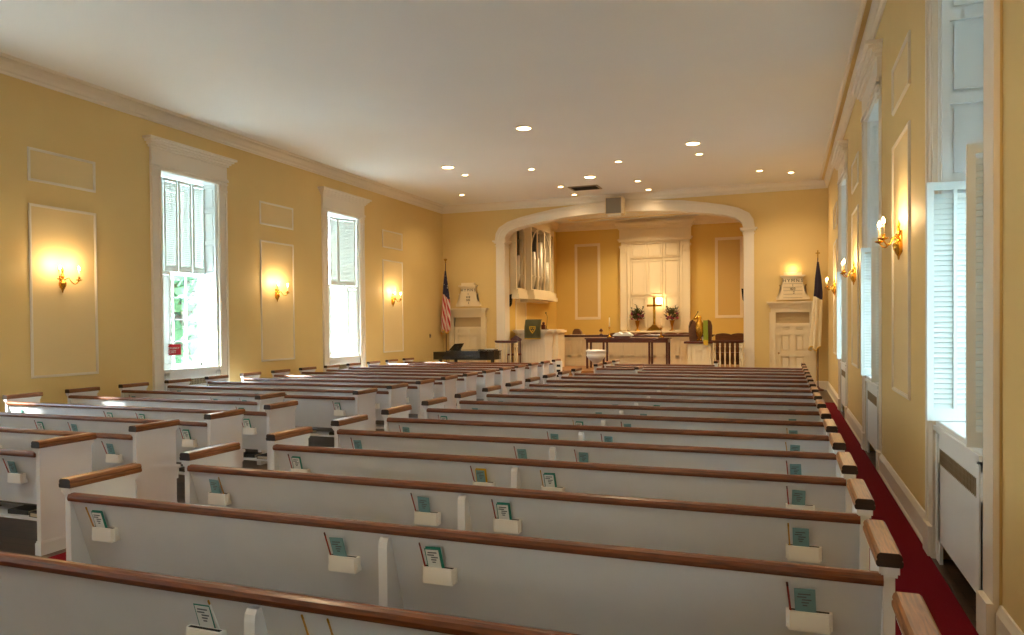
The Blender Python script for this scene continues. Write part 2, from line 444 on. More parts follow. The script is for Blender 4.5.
wn = 0
for i, y in enumerate(WY):
    wn += 1
    w, M = window(wn, XL, -1, y, 'ajar_top' if i == 4 else 'closed_top')
    if i >= 3:
        radiator('radiator_cover', M, y, -1, 'white radiator cover with small grille under the %s window of the left wall' % ('sign-bearing near' if i == 3 else 'far'))
for i, y in enumerate(WYR):
    wn += 1
    w, M = window(wn, XR if i >= 2 else XR+.035, 1, y, 'open')
    if i >= 2:
        radiator('radiator_cover', M, y, 1, ('large white radiator cover with slotted grille under the nearest window on the right',
            'white radiator cover under the middle visible window of the right wall', 'white radiator cover under the farthest window of the right wall')[i-2])

# red sign in the left window
M = WM(XL, -1, WY[3])
sg = thing('window_sign', 'small red sign with white lettering in the lower left window', 'sign')
bm = bmesh.new(); B(bm, .10, .106, -.58, -.16, 1.30, 1.52, M=M); obj('sign_board', bm, PAPER, sg)
obj('sign_face', B(bmesh.new(), .097, .10, -.565, -.175, 1.315, 1.505, M=M), REDS, sg)
TR = Matrix.Translation((XL-.096, WY[3]-.37, 1.42)) @ Matrix.Rotation(PI/2, 4, 'Z') @ Matrix.Rotation(PI/2, 4, 'X')
textmesh('sign_lettering', 'EMERGENCY', .055, PAPER, sg, TR, .002)
TR = Matrix.Translation((XL-.096, WY[3]-.37, 1.345)) @ Matrix.Rotation(PI/2, 4, 'Z') @ Matrix.Rotation(PI/2, 4, 'X')
textmesh('sign_lettering', 'EXIT', .08, PAPER, sg, TR, .002)

# ------------------------------------------------------------------ wall panels with mouldings
tn = 20
def frame_rect(bm, M, u0, u1, z0, z1, w=.038):
    for a, b, c, d in ((u0, u1, z0, z0+w), (u0, u1, z1-w, z1), (u0, u0+w, z0+w, z1-w), (u1-w, u1, z0+w, z1-w)):
        B(bm, -.014, 0, a, b, c, d, M=M)
    i = w*.3
    for a, b, c, d in ((u0+i, u1-i, z0+i, z0+w-i), (u0+i, u1-i, z1-w+i, z1-i), (u0+i, u0+w-i, z0+w-i, z1-w+i), (u1-w+i, u1-i, z0+w-i, z1-w+i)):
        B(bm, -.022, -.013, a, b, c, d, M=M)
PY = [8.15, 13.19, 18.2]
for Xw, s in ((XL, -1), (XR, 1)):
    for y in [-1.93, 3.11]+PY:
        M = WM(Xw+(.035 if s == 1 and y < 4 else 0), s, y)
        for z0, z1 in ((1.08, 3.65), (3.98, 4.47)):
            bm = bmesh.new(); frame_rect(bm, M, -.56, .56, z0, z1)
            t = struct('trim_%d' % tn, bm, TRIM); tn += 1
            obj('panel_field', B(bmesh.new(), -.004, .001, -.52, .52, z0+.04, z1-.04, M=M), FIELD, t)

# ------------------------------------------------------------------ sconces
def sconce(Xw, s, y, z, label):
    o = thing('wall_sconce', label, 'sconce', (Xw, y, z), group='brass candle sconces')
    bm = bmesh.new()
    lathe(bm, [(0, -.17), (.008, -.16), (.012, -.13), (.03, -.10), (.05, -.06), (.055, -.02), (.045, 0), (.02, .02), (.016, .06), (.03, .08), (.018, .10), (.012, .16), (.02, .18), (.006, .21), (0, .23)], 12, (-s*.035, 0, 0))
    B(bm, -s*.03, 0, -.03, .03, -.09, .12)
    obj('wall_bracket', bm, BRASS, o, True)
    for q in (-1, 1):
        dx, dy = -s*math.cos(.70), q*math.sin(.70)
        pts = []
        for k in range(15):
            t = k/14; r = .03+.215*t
            zz = .02+.05*math.sin(t*PI*1.0)*(1 if t < .5 else 1)-.09*math.sin(max(0, t-.35)/.65*PI)
            pts.append((dx*r, dy*r, zz))
        e = pts[-1]
        bm = bmesh.new(); tube(bm, pts, .0075, 7)
        lathe(bm, [(.008, 0), (.035, .012), (.045, .02), (.04, .026), (.012, .03), (.016, .05), (.02, .06), (0.0, .062)], 12, (e[0], e[1], e[2]-.005))
        arm = obj('arm', bm, BRASS, o, True)
        bm = bmesh.new(); lathe(bm, [(0, 0), (.0125, 0), (.0125, .10), (0, .10)], 10, (e[0], e[1], e[2]+.055)); obj('candle', bm, CANDLE, arm, True)
        bm = bmesh.new(); lathe(bm, [(0, 0), (.009, .005), (.016, .025), (.012, .045), (0, .07)], 10, (e[0], e[1], e[2]+.155)); obj('bulb', bm, BULB, arm, True)
        l = bpy.data.lights.new('sconce_light', 'POINT'); l.energy = SCW; l.color = (1, .70, .38); l.shadow_soft_size = .03
        lo = bpy.data.objects.new('sconce_light', l); COL.objects.link(lo); lo.parent = o; lo.location = (e[0], e[1], e[2]+.25)
SCW = 3.6
for i, y in enumerate(PY):
    sconce(XL, -1, y-.06, 2.52, ('brass two-candle sconce on the nearest panel of the left wall', 'brass two-candle sconce between the two left wall windows', 'brass two-candle sconce on the far left wall panel before the flag')[i])
for i, y in enumerate(PY):
    sconce(XR, 1, y-.06, 2.58, ('brass two-candle sconce nearest the camera on the right wall', 'brass two-candle sconce on the middle panel of the right wall', 'brass two-candle sconce at the far end of the right wall by the white flag')[i])

for Xw, s in ((XL, -1), (XR+.035, 1)):
    for y in (-1.99, 3.05):
        sconce(Xw, s, y, 2.56, 'brass two-candle sconce on the %s wall %s the camera, outside the view' % ('left' if s < 0 else 'right', 'beside' if y > 0 else 'behind'))
# ------------------------------------------------------------------ ceiling fittings
BIG = [(-4.74, 13.47), (-7.6, 16.07), (-1.82, 15.96), (-4.72, 18.54)]
SML = [(-7.59, 17.06), (-8.83, 19.6), (-5.81, 17.06), (-3.65, 17.04), (-1.8, 17.0), (-5.8, 19.52), (-5.78, 20.85), (-3.67, 19.54), (-3.62, 20.9), (-.59, 19.43), (.15, 19.95)]
HID = [(-7.6, 5.8), (-1.82, 5.8), (-4.74, 3.3), (-7.6, .7), (-1.82, .7), (-4.74, -1.8)]
def posword(x, y):
    return 'left' if x < -6.5 else ('right' if x > -2.6 else 'middle')
LBL = {0: 'largest round downlight in view, alone in the middle of the ceiling', 1: 'large round downlight toward the left side of the ceiling', 2: 'large round downlight toward the right side of the ceiling', 3: 'large round downlight just in front of the dark ceiling vent'}
SLB = ['small downlight just beyond the large left downlight', 'leftmost far small downlight in the ceiling near the left front corner', 'small downlight left of centre, in line with the large left one',
       'small downlight right of centre, between the large right and vent lights', 'small downlight just beyond the large right downlight', 'small downlight left beside the dark ceiling vent',
       'small downlight between the dark vent and the arch', 'small downlight upper left of the far right-of-centre pair', 'small downlight nearest the arch, right of the speaker',
       'small downlight left one of the far right pair', 'rightmost small downlight in the far right ceiling corner']
def downlight(x, y, r, label, power, far=False):
    o = thing('ceiling_downlight', label, 'ceiling light', (x, y, ZC), group='recessed ceiling downlights')
    bm = bmesh.new(); lathe(bm, [(r, -.001), (r+.03, -.001), (r+.03, -.012), (r, -.018), (r-.006, -.006)], 24); obj('trim_ring', bm, TRIM, o, True)
    bm = bmesh.new(); lathe(bm, [(0, -.009), (r-.004, -.009), (r-.004, -.005), (0, -.005)], 24); obj('lens', bm, LAMP, o)
    l = bpy.data.lights.new('downlight_beam', 'SPOT'); l.energy = power; l.color = (1, .76, .47); l.spot_size = 2.3; l.spot_blend = .8; l.shadow_soft_size = r*.8
    lo = bpy.data.objects.new('downlight_beam', l); COL.objects.link(lo); lo.parent = o; lo.location = (0, 0, -.03)
DLB, DLS = 95, 58
for i, (x, y) in enumerate(BIG): downlight(x, y, .14, LBL[i], DLB)
for i, (x, y) in enumerate(SML): downlight(x, y, .075, SLB[i], DLS if y < 20.5 else 14)
for i, (x, y) in enumerate(HID): downlight(x, y, .14, 'large round downlight of the same kind over the rear pews, outside the view', 85)

v = thing('ceiling_vent', 'dark square air vent in the ceiling before the arch', 'vent', (-5.22, 19.95, ZC))
bm = bmesh.new()
for a in (-.42, .36): B(bm, a, a+.06, -.3, .3, -.02, 0); B(bm, -.42, .42, *((-.3, -.25) if a < 0 else (.25, .3)), -.02, 0)
obj('vent_frame', bm, GRILLE, v)
bm = bmesh.new(); B(bm, -.37, .37, -.26, .26, -.006, 0)
for k in range(9): yy = -.24+k*.06; B(bm, -.37, .37, yy-.004, yy+.02, -.018, -.008)
obj('vent_slats', bm, DARK, v)

sp = thing('loudspeaker', 'grey box loudspeaker hung at the crown of the arch', 'speaker', (-4.64, D-.09, 5.0))
B_ = bmesh.new(); B(B_, -.26, .26, -.36, 0, 0, .5, bev=.012); obj('cabinet', B_, CTRIM, sp)
obj('grille', B(bmesh.new(), -.23, .21, -.375, -.36, .03, .47), GREYF, sp)
obj('bracket', B(bmesh.new(), -.2, .2, -.33, -.02, -.05, 0), TRIM, sp)

# ------------------------------------------------------------------ carpets
c = obj('carpet_runner', box(.37, 1.035, -3, 17.9, 0, .012, bev=.004), CARPET); tag(c, 'crimson carpet runner along the right wall aisle', 'carpet')
c = obj('carpet_runner', box(-5.42, -4.22, -3, 18.9, 0, .012, bev=.004), CARPET); tag(c, 'crimson carpet runner in the centre aisle between the pew blocks', 'carpet')

# ------------------------------------------------------------------ pews
CT, CZ, CAPW_ = .913, .858, .095
def end_panel(parent, xc):
    bm = bmesh.new()
    B(bm, xc-.021, xc+.021, .02, .485, .10, .84)
    B(bm, xc-.032, xc+.032, .008, .497, 0, .095); B(bm, xc-.027, xc+.027, .013, .492, .095, .11)
    B(bm, xc-.029, xc+.029, .012, .493, .815, .83); B(bm, xc-.036, xc+.036, .006, .499, .83, CZ)
    e = obj('end_panel', bm, PEW, parent)
    pr = [(-.042, CZ), (.042, CZ), (.0475, CZ+.008), (.0475, CZ+.022), (.043, CZ+.027), (.046, CZ+.036), (.042, CZ+.048), (.033, CT), (-.033, CT), (-.042, CZ+.048), (-.046, CZ+.036), (-.043, CZ+.027), (-.0475, CZ+.022), (-.0475, CZ+.008)]
    bm = bmesh.new(); prism(bm, [(xc+p[0], p[1]) for p in pr], 1, 0, .515)
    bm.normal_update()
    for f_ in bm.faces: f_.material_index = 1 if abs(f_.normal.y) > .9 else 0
    obj('end_cap', bm, (CAPW, ENDSHADE), e)

def ys(z): return .022+.31*(.80-z)        # rear face of the sloping back

def pew(x0, x1, divider, racks):
    """x0, x1 = left and right outer edges; local y=0 is the rear face"""
    o = thing('pew', loc=(x0, 0, 0)); L = x1-x0
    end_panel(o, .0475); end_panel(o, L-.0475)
    a, b = .068, L-.068
    bm = bmesh.new(); prism(bm, [(ys(.79), .79), (ys(.36), .36), (ys(.36)+.024, .36), (ys(.79)+.024, .79)], 0, a, b); obj('backrest', bm, PEW, o)
    bm = bmesh.new()
    pr = [(.004, .782), (.056, .782), (.060, .79), (.062, .804), (.054, .820), (.04, .827), (.02, .827), (.006, .820), (-.002, .804), (0, .79)]
    prism(bm, pr, 0, a, b); obj('top_rail', bm, WOOD, o)
    bm = bmesh.new(); prism(bm, [(.17, .40), (.58, .43), (.58, .455), (.565, .462), (.17, .425)], 0, a, b); B(bm, a, b, .53, .55, .33, .432)
    obj('seat', bm, PEW, o)
    obj('book_shelf', B(bmesh.new(), a, b, .12, .42, .235, .255), PEW, o)
    if divider:
        xm = L/2+divider
        bm = bmesh.new()
        pts = [(-.004, .0), (-.004, .715), (.0, .742), (.012, .760), (.04, .764), (ys(.77)+.03, .77), (ys(.36)+.03, .36), (.50, .36), (.50, 0)]
        prism(bm, pts, 0, xm-.024, xm+.024); obj('divider', bm, PEW, o)
    for x in racks:
        bm = bmesh.new(); w = .088; z0, z1 = .552, .632
        yb = ys(z1)+.004; yt = ys(z1)-.036; yb0 = ys(z0)+.004
        pl = [(x-w, yb), (x-w, yt+.016), (x-w+.014, yt), (x+w-.014, yt), (x+w, yt+.016), (x+w, yb)]
        prism(bm, pl, 2, z0+.01, z1); 
        B(bm, x-w+.01, x+w-.01, yt+.003, yb0, z0, z0+.012)
        B(bm, x-w+.006, x+w-.006, yt+.004, yb0+.004, z0+.005, z0+.03)
        r = obj('card_rack', bm, RACK, o)
        obj('rack_slot', B(bmesh.new(), x-w+.012, x+w-.012, yt+.012, yt+.026, z1-.001, z1+.0015), DARK, r)
    return o

RX0, RX1 = -4.052, .422           # right block
LX0, LX1 = -9.95, -5.525          # left block
RR = [-3.76-RX0, -2.115-RX0, -1.575-RX0, .088-RX0]
LR = [.30, 1.93, 2.46, 4.435-.36]
R0, RP = 3.129, .9283
L0, LP = 4.109, .9245
rowR = {}; rowL = {}
protoR = pew(RX0, RX1, -.035, RR); protoL = pew(LX0, LX1, .0, LR)
used = set()
def put(proto, x, y, label):
    if proto.name in used: o = dup(proto)
    else: used.add(proto.name); o = proto
    o.location = (x, y, 0); tag(o, label, 'pew', 'long white pews with wooden rails')
    return o
for k in range(-1, 16):
    y = R0+RP*k-(.025 if k < 0 else 0); nth = ORD[k+1]
    if k == 13:
        p = pew(-2.95, RX1, 0, [2.9]); lab = 'shortened white pew set in from the aisle, fourth from the front in the right block'
        p.location = (-2.95, y, 0); tag(p, lab, 'pew', 'long white pews with wooden rails')
    else:
        lab = ('long white pew cut by the bottom of the picture, nearest in the right block' if k == -1 else 'white pew with brown rail, %s row from the camera in the right block' % nth)
        p = put(protoR, RX0, y, lab)
    rowR[k] = p
p = pew(-4.05, -1.50, 0, [2.0]); p.location = (-4.05, R0+RP*16, 0)
tag(p, 'short white pew at the very front of the right block, behind the font', 'pew', 'long white pews with wooden rails')
for k in range(16):
    y = L0+LP*k
    if k == 4:
        p = pew(LX0, -6.42, 0, [.3, 1.9, 3.2]); p.location = (LX0, y, 0); lab = 'white pew stopping short of the aisle, fifth row from the camera in the left block'
        tag(p, lab, 'pew', 'long white pews with wooden rails')
    else:
        lab = 'white pew with brown rail, %s row from the camera in the left block' % ORD[k]
        if k == 15: lab = 'frontmost white pew of the left block, before the black piano'
        p = put(protoL, LX0, y, lab)
    rowL[k] = p

# cards and pencils in the racks
def card_thing(x, y, kind, label, tilt=0.):
    """x = rack centre, y = row position"""
    z = .612; yy = y+ys(z)-.028
    o = thing('pew_card', label, 'card', (x, yy, z), group='cards in the pew racks')
    R = Matrix.Rotation(.29, 4, 'X') @ Matrix.Rotation(tilt, 4, 'Y')
    back, face = {'teal': (TEAL, PAPER), 'blue': (TEALP, TEALP), 'yellow': (YELC, TEALP), 'white': (PAPER, PAPER)}[kind]
    bm = bmesh.new()
    if kind in ('teal', 'yellow'): B(bm, -.036, .046, .004, .006, 0, .132, M=R); B(bm, -.042, .038, .001, .003, 0, .124, M=R)
    else: B(bm, -.04, .04, .001, .004, 0, .126, M=R)
    obj('card_back', bm, back, o)
    obj('card_face', B(bmesh.new(), -.036, .033, -.001, .0005, .02, .118, M=R), face, o)
    bm = bmesh.new()
    for k, (a, b) in enumerate(((-.026, .022), (-.03, .006), (-.012, .024), (-.014, .014), (-.01, .008))):
        z1 = .106-k*.013; B(bm, a, b, -.0018, -.0008, z1-.006, z1, M=R)
    obj('card_print', bm, INK, o)
def pencil(x, y, m, label, tilt):
    z = .592; yy = y+ys(z)-.028
    o = thing('pencil', label, 'pencil', (x, yy, z), group='pencils in the pew racks')
    R = Matrix.Rotation(.29, 4, 'X') @ Matrix.Rotation(tilt, 4, 'Y')
    bm = bmesh.new(); lathe(bm, [(0, 0), (.0042, .02), (.0042, .155), (0, .155)], 6); bm.transform(R); obj('shaft', bm, m, o)
    bm = bmesh.new(); lathe(bm, [(0, .155), (.0045, .155), (.0045, .172), (.0, .174)], 6); bm.transform(R); obj('eraser', bm, (DARKW if m is PENR else OLDBRASS), o)
SPOTS = ['leftmost', 'left-of-divider', 'right-of-divider', 'rightmost']
kinds = {(-1, 1): ('teal', None), (-1, 2): (None, 'PENY2'), (0, 0): ('teal', PENY), (0, 1): ('blue', PENR), (0, 2): ('teal', PENR), (0, 3): ('blue', PENR),
         (2, 1): ('yellow', PENR), (2, 0): ('teal', PENR)}
for k in range(-1, 8):
    for j, rx in enumerate(RR):
        if k == -1 and j in (0, 3): continue
        x = RX0+rx; y = R0+RP*k
        c, pm = kinds.get((k, j), (random.choice(['teal', 'blue', 'blue']) if j < 3 else 'blue', random.choice([PENR, PENR, PENY])))
        where = '%s rack of the right block\'s %s pew' % (SPOTS[j], ORD[k+1])
        if c: card_thing(x-.012 if j != 1 or k != -1 else x, y, c, '%s card standing in the %s' % ({'teal': 'teal-edged white', 'blue': 'pale blue printed', 'yellow': 'yellow and blue'}[c], where), random.uniform(-.06, .06))
        if pm == 'PENY2':
            pencil(x-.055, y, PENY, 'yellow pencil leaning left in the ' + where, -.1); pencil(x+.055, y, PENY, 'yellow pencil at the right end of the ' + where, -.1)
        else:
            if k == -1 and j == 1: pencil(x+.06, y, OLDBRASS if 0 else PAPER, 'white pencil in the ' + where, -.12)
            elif k < 6: pencil(x-.066 if not (k in (1,) and j == 0) else x+.06, y, pm, '%s pencil in the %s' % ('red' if pm is PENR else 'wooden', where), random.uniform(-.12, -.04))
for k in range(0, 8):
    if k == 4: rk = [(3, 3.2)]
    else: rk = list(enumerate(LR))
    for j, rx in rk:
        x = LX0+rx; y = L0+LP*k
        if k == 0 and j < 3: continue
        if k == 1 and j < 2: continue
        c = random.choice(['teal', 'blue', 'blue', 'teal'])
        where = '%s rack of the left block\'s %s pew' % (SPOTS[j], ORD[k])
        card_thing(x-.008, y, c, '%s card standing in the %s' % ({'teal': 'teal-edged white', 'blue': 'pale blue printed'}[c], where), random.uniform(-.06, .06))
        if k < 6: pencil(x-.066, y, PENR, 'red pencil in the ' + where, random.uniform(-.14, -.04))
# hymnals on the shelves under the left block seats
def hymnal(x, y, z, rz, label):
    o = thing('hymnal', label, 'book', (x, y, z), rz, group='hymnals under the pew seats')
    bm = bmesh.new(); B(bm, -.075, .075, -.11, .11, 0, .004); B(bm, -.075, .075, -.11, .11, .034, .038); B(bm, -.079, -.073, -.11, .11, 0, .038); obj('cover', bm, BOOK, o)
    obj('page_block', B(bmesh.new(), -.072, .07, -.105, .105, .004, .034), PAGE, o)
for k in (0, 1, 2, 3, 5):
    for j, dx in enumerate((.16, .42, .95)):
        hymnal(LX1-.07-dx, L0+LP*k+.24, .256, random.uniform(-.25, .25)+PI/2*(j % 2), 'dark hymnal %s on the left block\'s %s pew shelf' % (('at the aisle end', 'second from the aisle', 'third from the aisle')[j], ORD[k]))
# literature rack on the frontmost left pew
lr = thing('literature_rack', 'small white literature rack with three dark slots at the front left pew end', 'rack', (-5.435, L0+LP*15+.02, .35))
bm = bmesh.new(); B(bm, -.08, .08, -.02, .06, -.35, .53, bev=.004); obj('rack_body', bm, RACK, lr)
for k in range(3): obj('slot', box(-.05, .05, -.024, -.019, .12+k*.13, .18+k*.13), DARK, lr)

# ------------------------------------------------------------------ front doors with hymn boards
def panel_door(n, x0, x1, ztop, name_handle_left):
    cx = (x0+x1)/2
    d = thing('door_%d' % n, kind='structure', loc=(cx, D, 0)); hw = (x1-x0)/2
    bm = bmesh.new(); w = .13
    for s in (-1, 1):
        a, b = sorted((s*hw, s*(hw+w))); B(bm, a, b, -.09, 0, 0, ztop)
        a, b = sorted((s*(hw+w), s*(hw+w+.03))); B(bm, a, b, -.12, 0, 0, ztop)
        a, b = sorted((s*hw-s*.0, s*(hw+.03))); B(bm, a, b, -.11, 0, 0, ztop)
    B(bm, -hw-w, hw+w, -.09, 0, ztop, ztop+.13); B(bm, -hw-w-.03, hw+w+.03, -.12, 0, ztop+.13, ztop+.18)
    for z0, z1, e in ((.18, .21, .05), (.21, .25, .085), (.25, .29, .12)): B(bm, -hw-w-e+.02, hw+w+e-.02, -.09-e, 0, ztop+z0, ztop+z1)
    obj('door_casing', bm, CTRIM, d)
    bm = bmesh.new(); B(bm, -hw, hw, -.012, 0, 0, ztop-.3)
    a0, b0 = .055, hw-.12
    B(bm, -a0, a0, -.06, -.012, 0, ztop-.3); B(bm, -hw, -b0, -.06, -.012, 0, ztop-.3); B(bm, b0, hw, -.06, -.012, 0, ztop-.3)
    PZ = ((.26, .90), (1.02, 1.50), (1.58, ztop-.38)); zz = [0]+[v for q in PZ for v in q]+[ztop-.3]
    for k in range(0, len(zz), 2):
        for s in (-1, 1): B(bm, *sorted((s*a0, s*b0)), -.06, -.012, zz[k], zz[k+1])
    for z0, z1 in PZ:
        for s in (-1, 1): B(bm, *(sorted((s*(a0+.05), s*(b0-.05)))), -.04, -.012, z0+.05, z1-.05, bev=.01)
    obj('door_leaf', bm, CTRIM, d)
    obj('transom', box(-hw, hw, -.016, 0, ztop-.3, ztop), mat('tan transom panel', (186, 160, 116), .5), d)  # transom panel darker than the door leaf
    hx = -hw+.08 if name_handle_left else hw-.08
    bm = bmesh.new(); B(bm, hx-.03, hx+.03, -.02, -.012, .95, 1.6); obj('push_plate', bm, OLDBRASS if name_handle_left else CTRIM, d)
    bm = bmesh.new(); ball(bm, (hx, -.05, .98), .028, 10); B(bm, hx-.01, hx+.01, -.05, -.012, .97, .99); obj('door_handle', bm, OLDBRASS, d)
panel_door(1, -9.93, -8.99, 2.07, False)
panel_door(2, -.24, .62, 2.10, True)

def hymn_board(x, z, rows, label, gap):
    o = thing('hymn_board', label, 'hymn board', (x, D-.055, z))
    half = [(.43, 0), (.43, .06), (.40, .10), (.36, .13), (.31, .20), (.29, .28), (.28, .36), (.31, .38), (.31, .40), (.265, .41), (.255, .50), (.255, .60)]
    pts = [(-a, b) for a, b in half]+[(a, b) for a, b in reversed(half)]
    bm = bmesh.new(); prism(bm, pts, 1, -.03, .03); B(bm, -.29, .29, -.06, .03, .60, .635); B(bm, -.32, .32, -.08, .03, .635, .665); B(bm, -.23, .23, -.05, .03, .665, .745)
    obj('board', bm, CTRIM, o)
    bm = bmesh.new()
    for k in range(5): B(bm, -.24, .24, -.04, -.028, .05+k*.095, .058+k*.095)
    obj('number_rails', bm, GRILLE if gap else CTRIM, o)
    for s in (-1, 1):
        bm = bmesh.new(); ball(bm, (s*.33, -.01, .39), .022, 8); obj('knob', bm, OLDBRASS if gap else CTRIM, o)
    R = Matrix.Rotation(PI/2, 4, 'X')
    textmesh('heading', 'HYMNS', .12, LABELINK, o, Matrix.Translation((0, -.034, .475)) @ R, .003)
    for k, t in enumerate(rows):
        if t: textmesh('hymn_number', t, .095, LABELINK, o, Matrix.Translation((0, -.034, .355-k*.095)) @ R, .003)
hymn_board(-9.43, 2.42, ['1', '418', '502', ' 2'], 'cream hymn board over the left front door beside the striped flag', 0)
hymn_board(.20, 2.44, ['1', '403', '  2'], 'cream hymn board over the right front door beside the white flag', 1)
# little lamp behind each hymn board
for x, e in ((-9.43, 0), (.20, 1.8)):
    if e:
        l = bpy.data.lights.new('board_lamp', 'POINT'); l.energy = e; l.color = (1, .66, .3); l.shadow_soft_size = .05
        lo = bpy.data.objects.new('board_lamp', l); COL.objects.link(lo); lo.location = (x, D-.14, 3.26)

# ------------------------------------------------------------------ chancel shell
struct('wall_chancel_left', box(CXL-.3, CXL, D+.35, CB+.3, 0, 5.75), CHWALL)
struct('wall_chancel_right', box(CXR, CXR+.3, D+.35, CB+.3, 0, 5.75), CHWALL)
struct('wall_chancel_back', box(CXL, CXR, CB, CB+.3, 0, 5.75), CHWALL)
struct('ceiling_chancel', box(CXL-.3, CXR+.3, D+.35, CB+.3, 5.66, 5.8), CEIL)
bm = bmesh.new(); B(bm, CXL, CXR, D+.4, CB, 0, CF); B(bm, CXC-3.5, CXC+3.5, 21.3, D+.4, 0, CF); B(bm, CXC-3.9, CXC+3.8, 20.95, 21.3, 0, CF); B(bm, CXC-2.9, CXC+2.9, 20.65, 20.95, 0, .3); B(bm, CXC-2.9, CXC+2.9, 20.35, 20.65, 0, .15)
struct('floor_chancel', bm, SUBFLOOR)
bm = bmesh.new(); pr = [(0, 5.36), (.03, 5.37), (.06, 5.46), (.14, 5.54), (.18, 5.66), (0, 5.66)]
prism(bm, [(CB-p[0], p[1]) for p in pr], 0, CXL, CXR); prism(bm, [(CXL+p[0], p[1]) for p in pr], 1, D+.35, CB); prism(bm, [(CXR-p[0], p[1]) for p in pr], 1, D+.35, CB)
for a, b, c, d in ((CXL+.8, CXR-.8, CB-.9, CB-.82), (CXL+.8, CXL+.88, D+.6, CB-.82), (CXR-.88, CXR-.8, D+.6, CB-.82)): B(bm, a, b, c, d, 5.63, 5.66)
struct('trim_8', bm, CTRIM)
MB = Matrix(((0, 1, 0, 0), (1, 0, 0, CB), (0, 0, 1, 0), (0, 0, 0, 1)))   # (d,u,z) -> x=u, y=CB+d
for nm, u0, u1 in (('trim_9', -7.49, -6.5), ('trim_10', -2.33, -1.38)):
    bm = bmesh.new(); frame_rect(bm, MB, u0, u1, 2.0, 4.86, .1); t = struct(nm, bm, CTRIM)
    obj('panel_field', B(bmesh.new(), -.003, .001, u0+.08, u1-.08, 2.08, 4.78, M=MB), mat('tan panel paint', (210, 174, 98), .6), t)
bm = bmesh.new(); frame_rect(bm, WM(CXL, -1, 23.0), -.62, .45, 1.2, 2.65, .1); t = struct('trim_11', bm, CTRIM)
obj('panel_field', B(bmesh.new(), -.003, .001, -.54, .37, 1.3, 2.56, M=WM(CXL, -1, 23.0)), FIELD, t)

# reredos
r = thing('reredos', 'tall cream panelled reredos behind the brass cross', 'panelled screen', (-4.44, CB, 0))
bm = bmesh.new()
B(bm, -1.24, 1.24, -.12, 0, CF, 5.36)
for s in (-1, 1):
    a, b = sorted((s*1.02, s*1.26)); B(bm, a, b, -.20, -.12, 1.6, 4.62)
    a, b = sorted((s*.98, s*1.30)); B(bm, a, b, -.23, -.12, 4.62, 4.70); B(bm, a+.06, b-.06, -.24, -.2, 4.44, 4.62)
    a, b = sorted((s*.9, s*1.0)); B(bm, a, b, -.15, -.12, 1.6, 4.86)
B(bm, -1.30, 1.30, -.16, -.12, 4.86, 5.3)
obj('screen', bm, CTRIM, r)
bm = bmesh.new()
for z0, z1, e in ((4.84, 4.90, .02), (4.90, 4.95, .05), (5.3, 5.38, .04), (5.38, 5.46, .09), (5.46, 5.54, .14)): B(bm, -1.3-e, 1.3+e, -.17-e, -.1, z0, z1)
obj('cornice', bm, CTRIM, r)
bm = bmesh.new()
for (u0, u1) in ((-.86, -.32), (-.25, .28), (.35, .88)):
    for z0, z1 in ((4.22, 4.78), (2.86, 4.14), (1.7, 2.78)):
        for q in ((u0, u1, z0, z0+.035), (u0, u1, z1-.035, z1), (u0, u0+.035, z0, z1), (u1-.035, u1, z0, z1)): B(bm, q[0], q[1], -.165, -.12, q[2], q[3])
        B(bm, u0+.07, u1-.07, -.145, -.12, z0+.07, z1-.07)
obj('panels', bm, CTRIM, r)
bm = bmesh.new(); B(bm, -1.26, 1.26, -.45, -.12, 1.50, 1.56, bev=.01); B(bm, -1.2, 1.2, -.38, -.12, CF, 1.50)
obj('altar_shelf', bm, CTRIM, r)

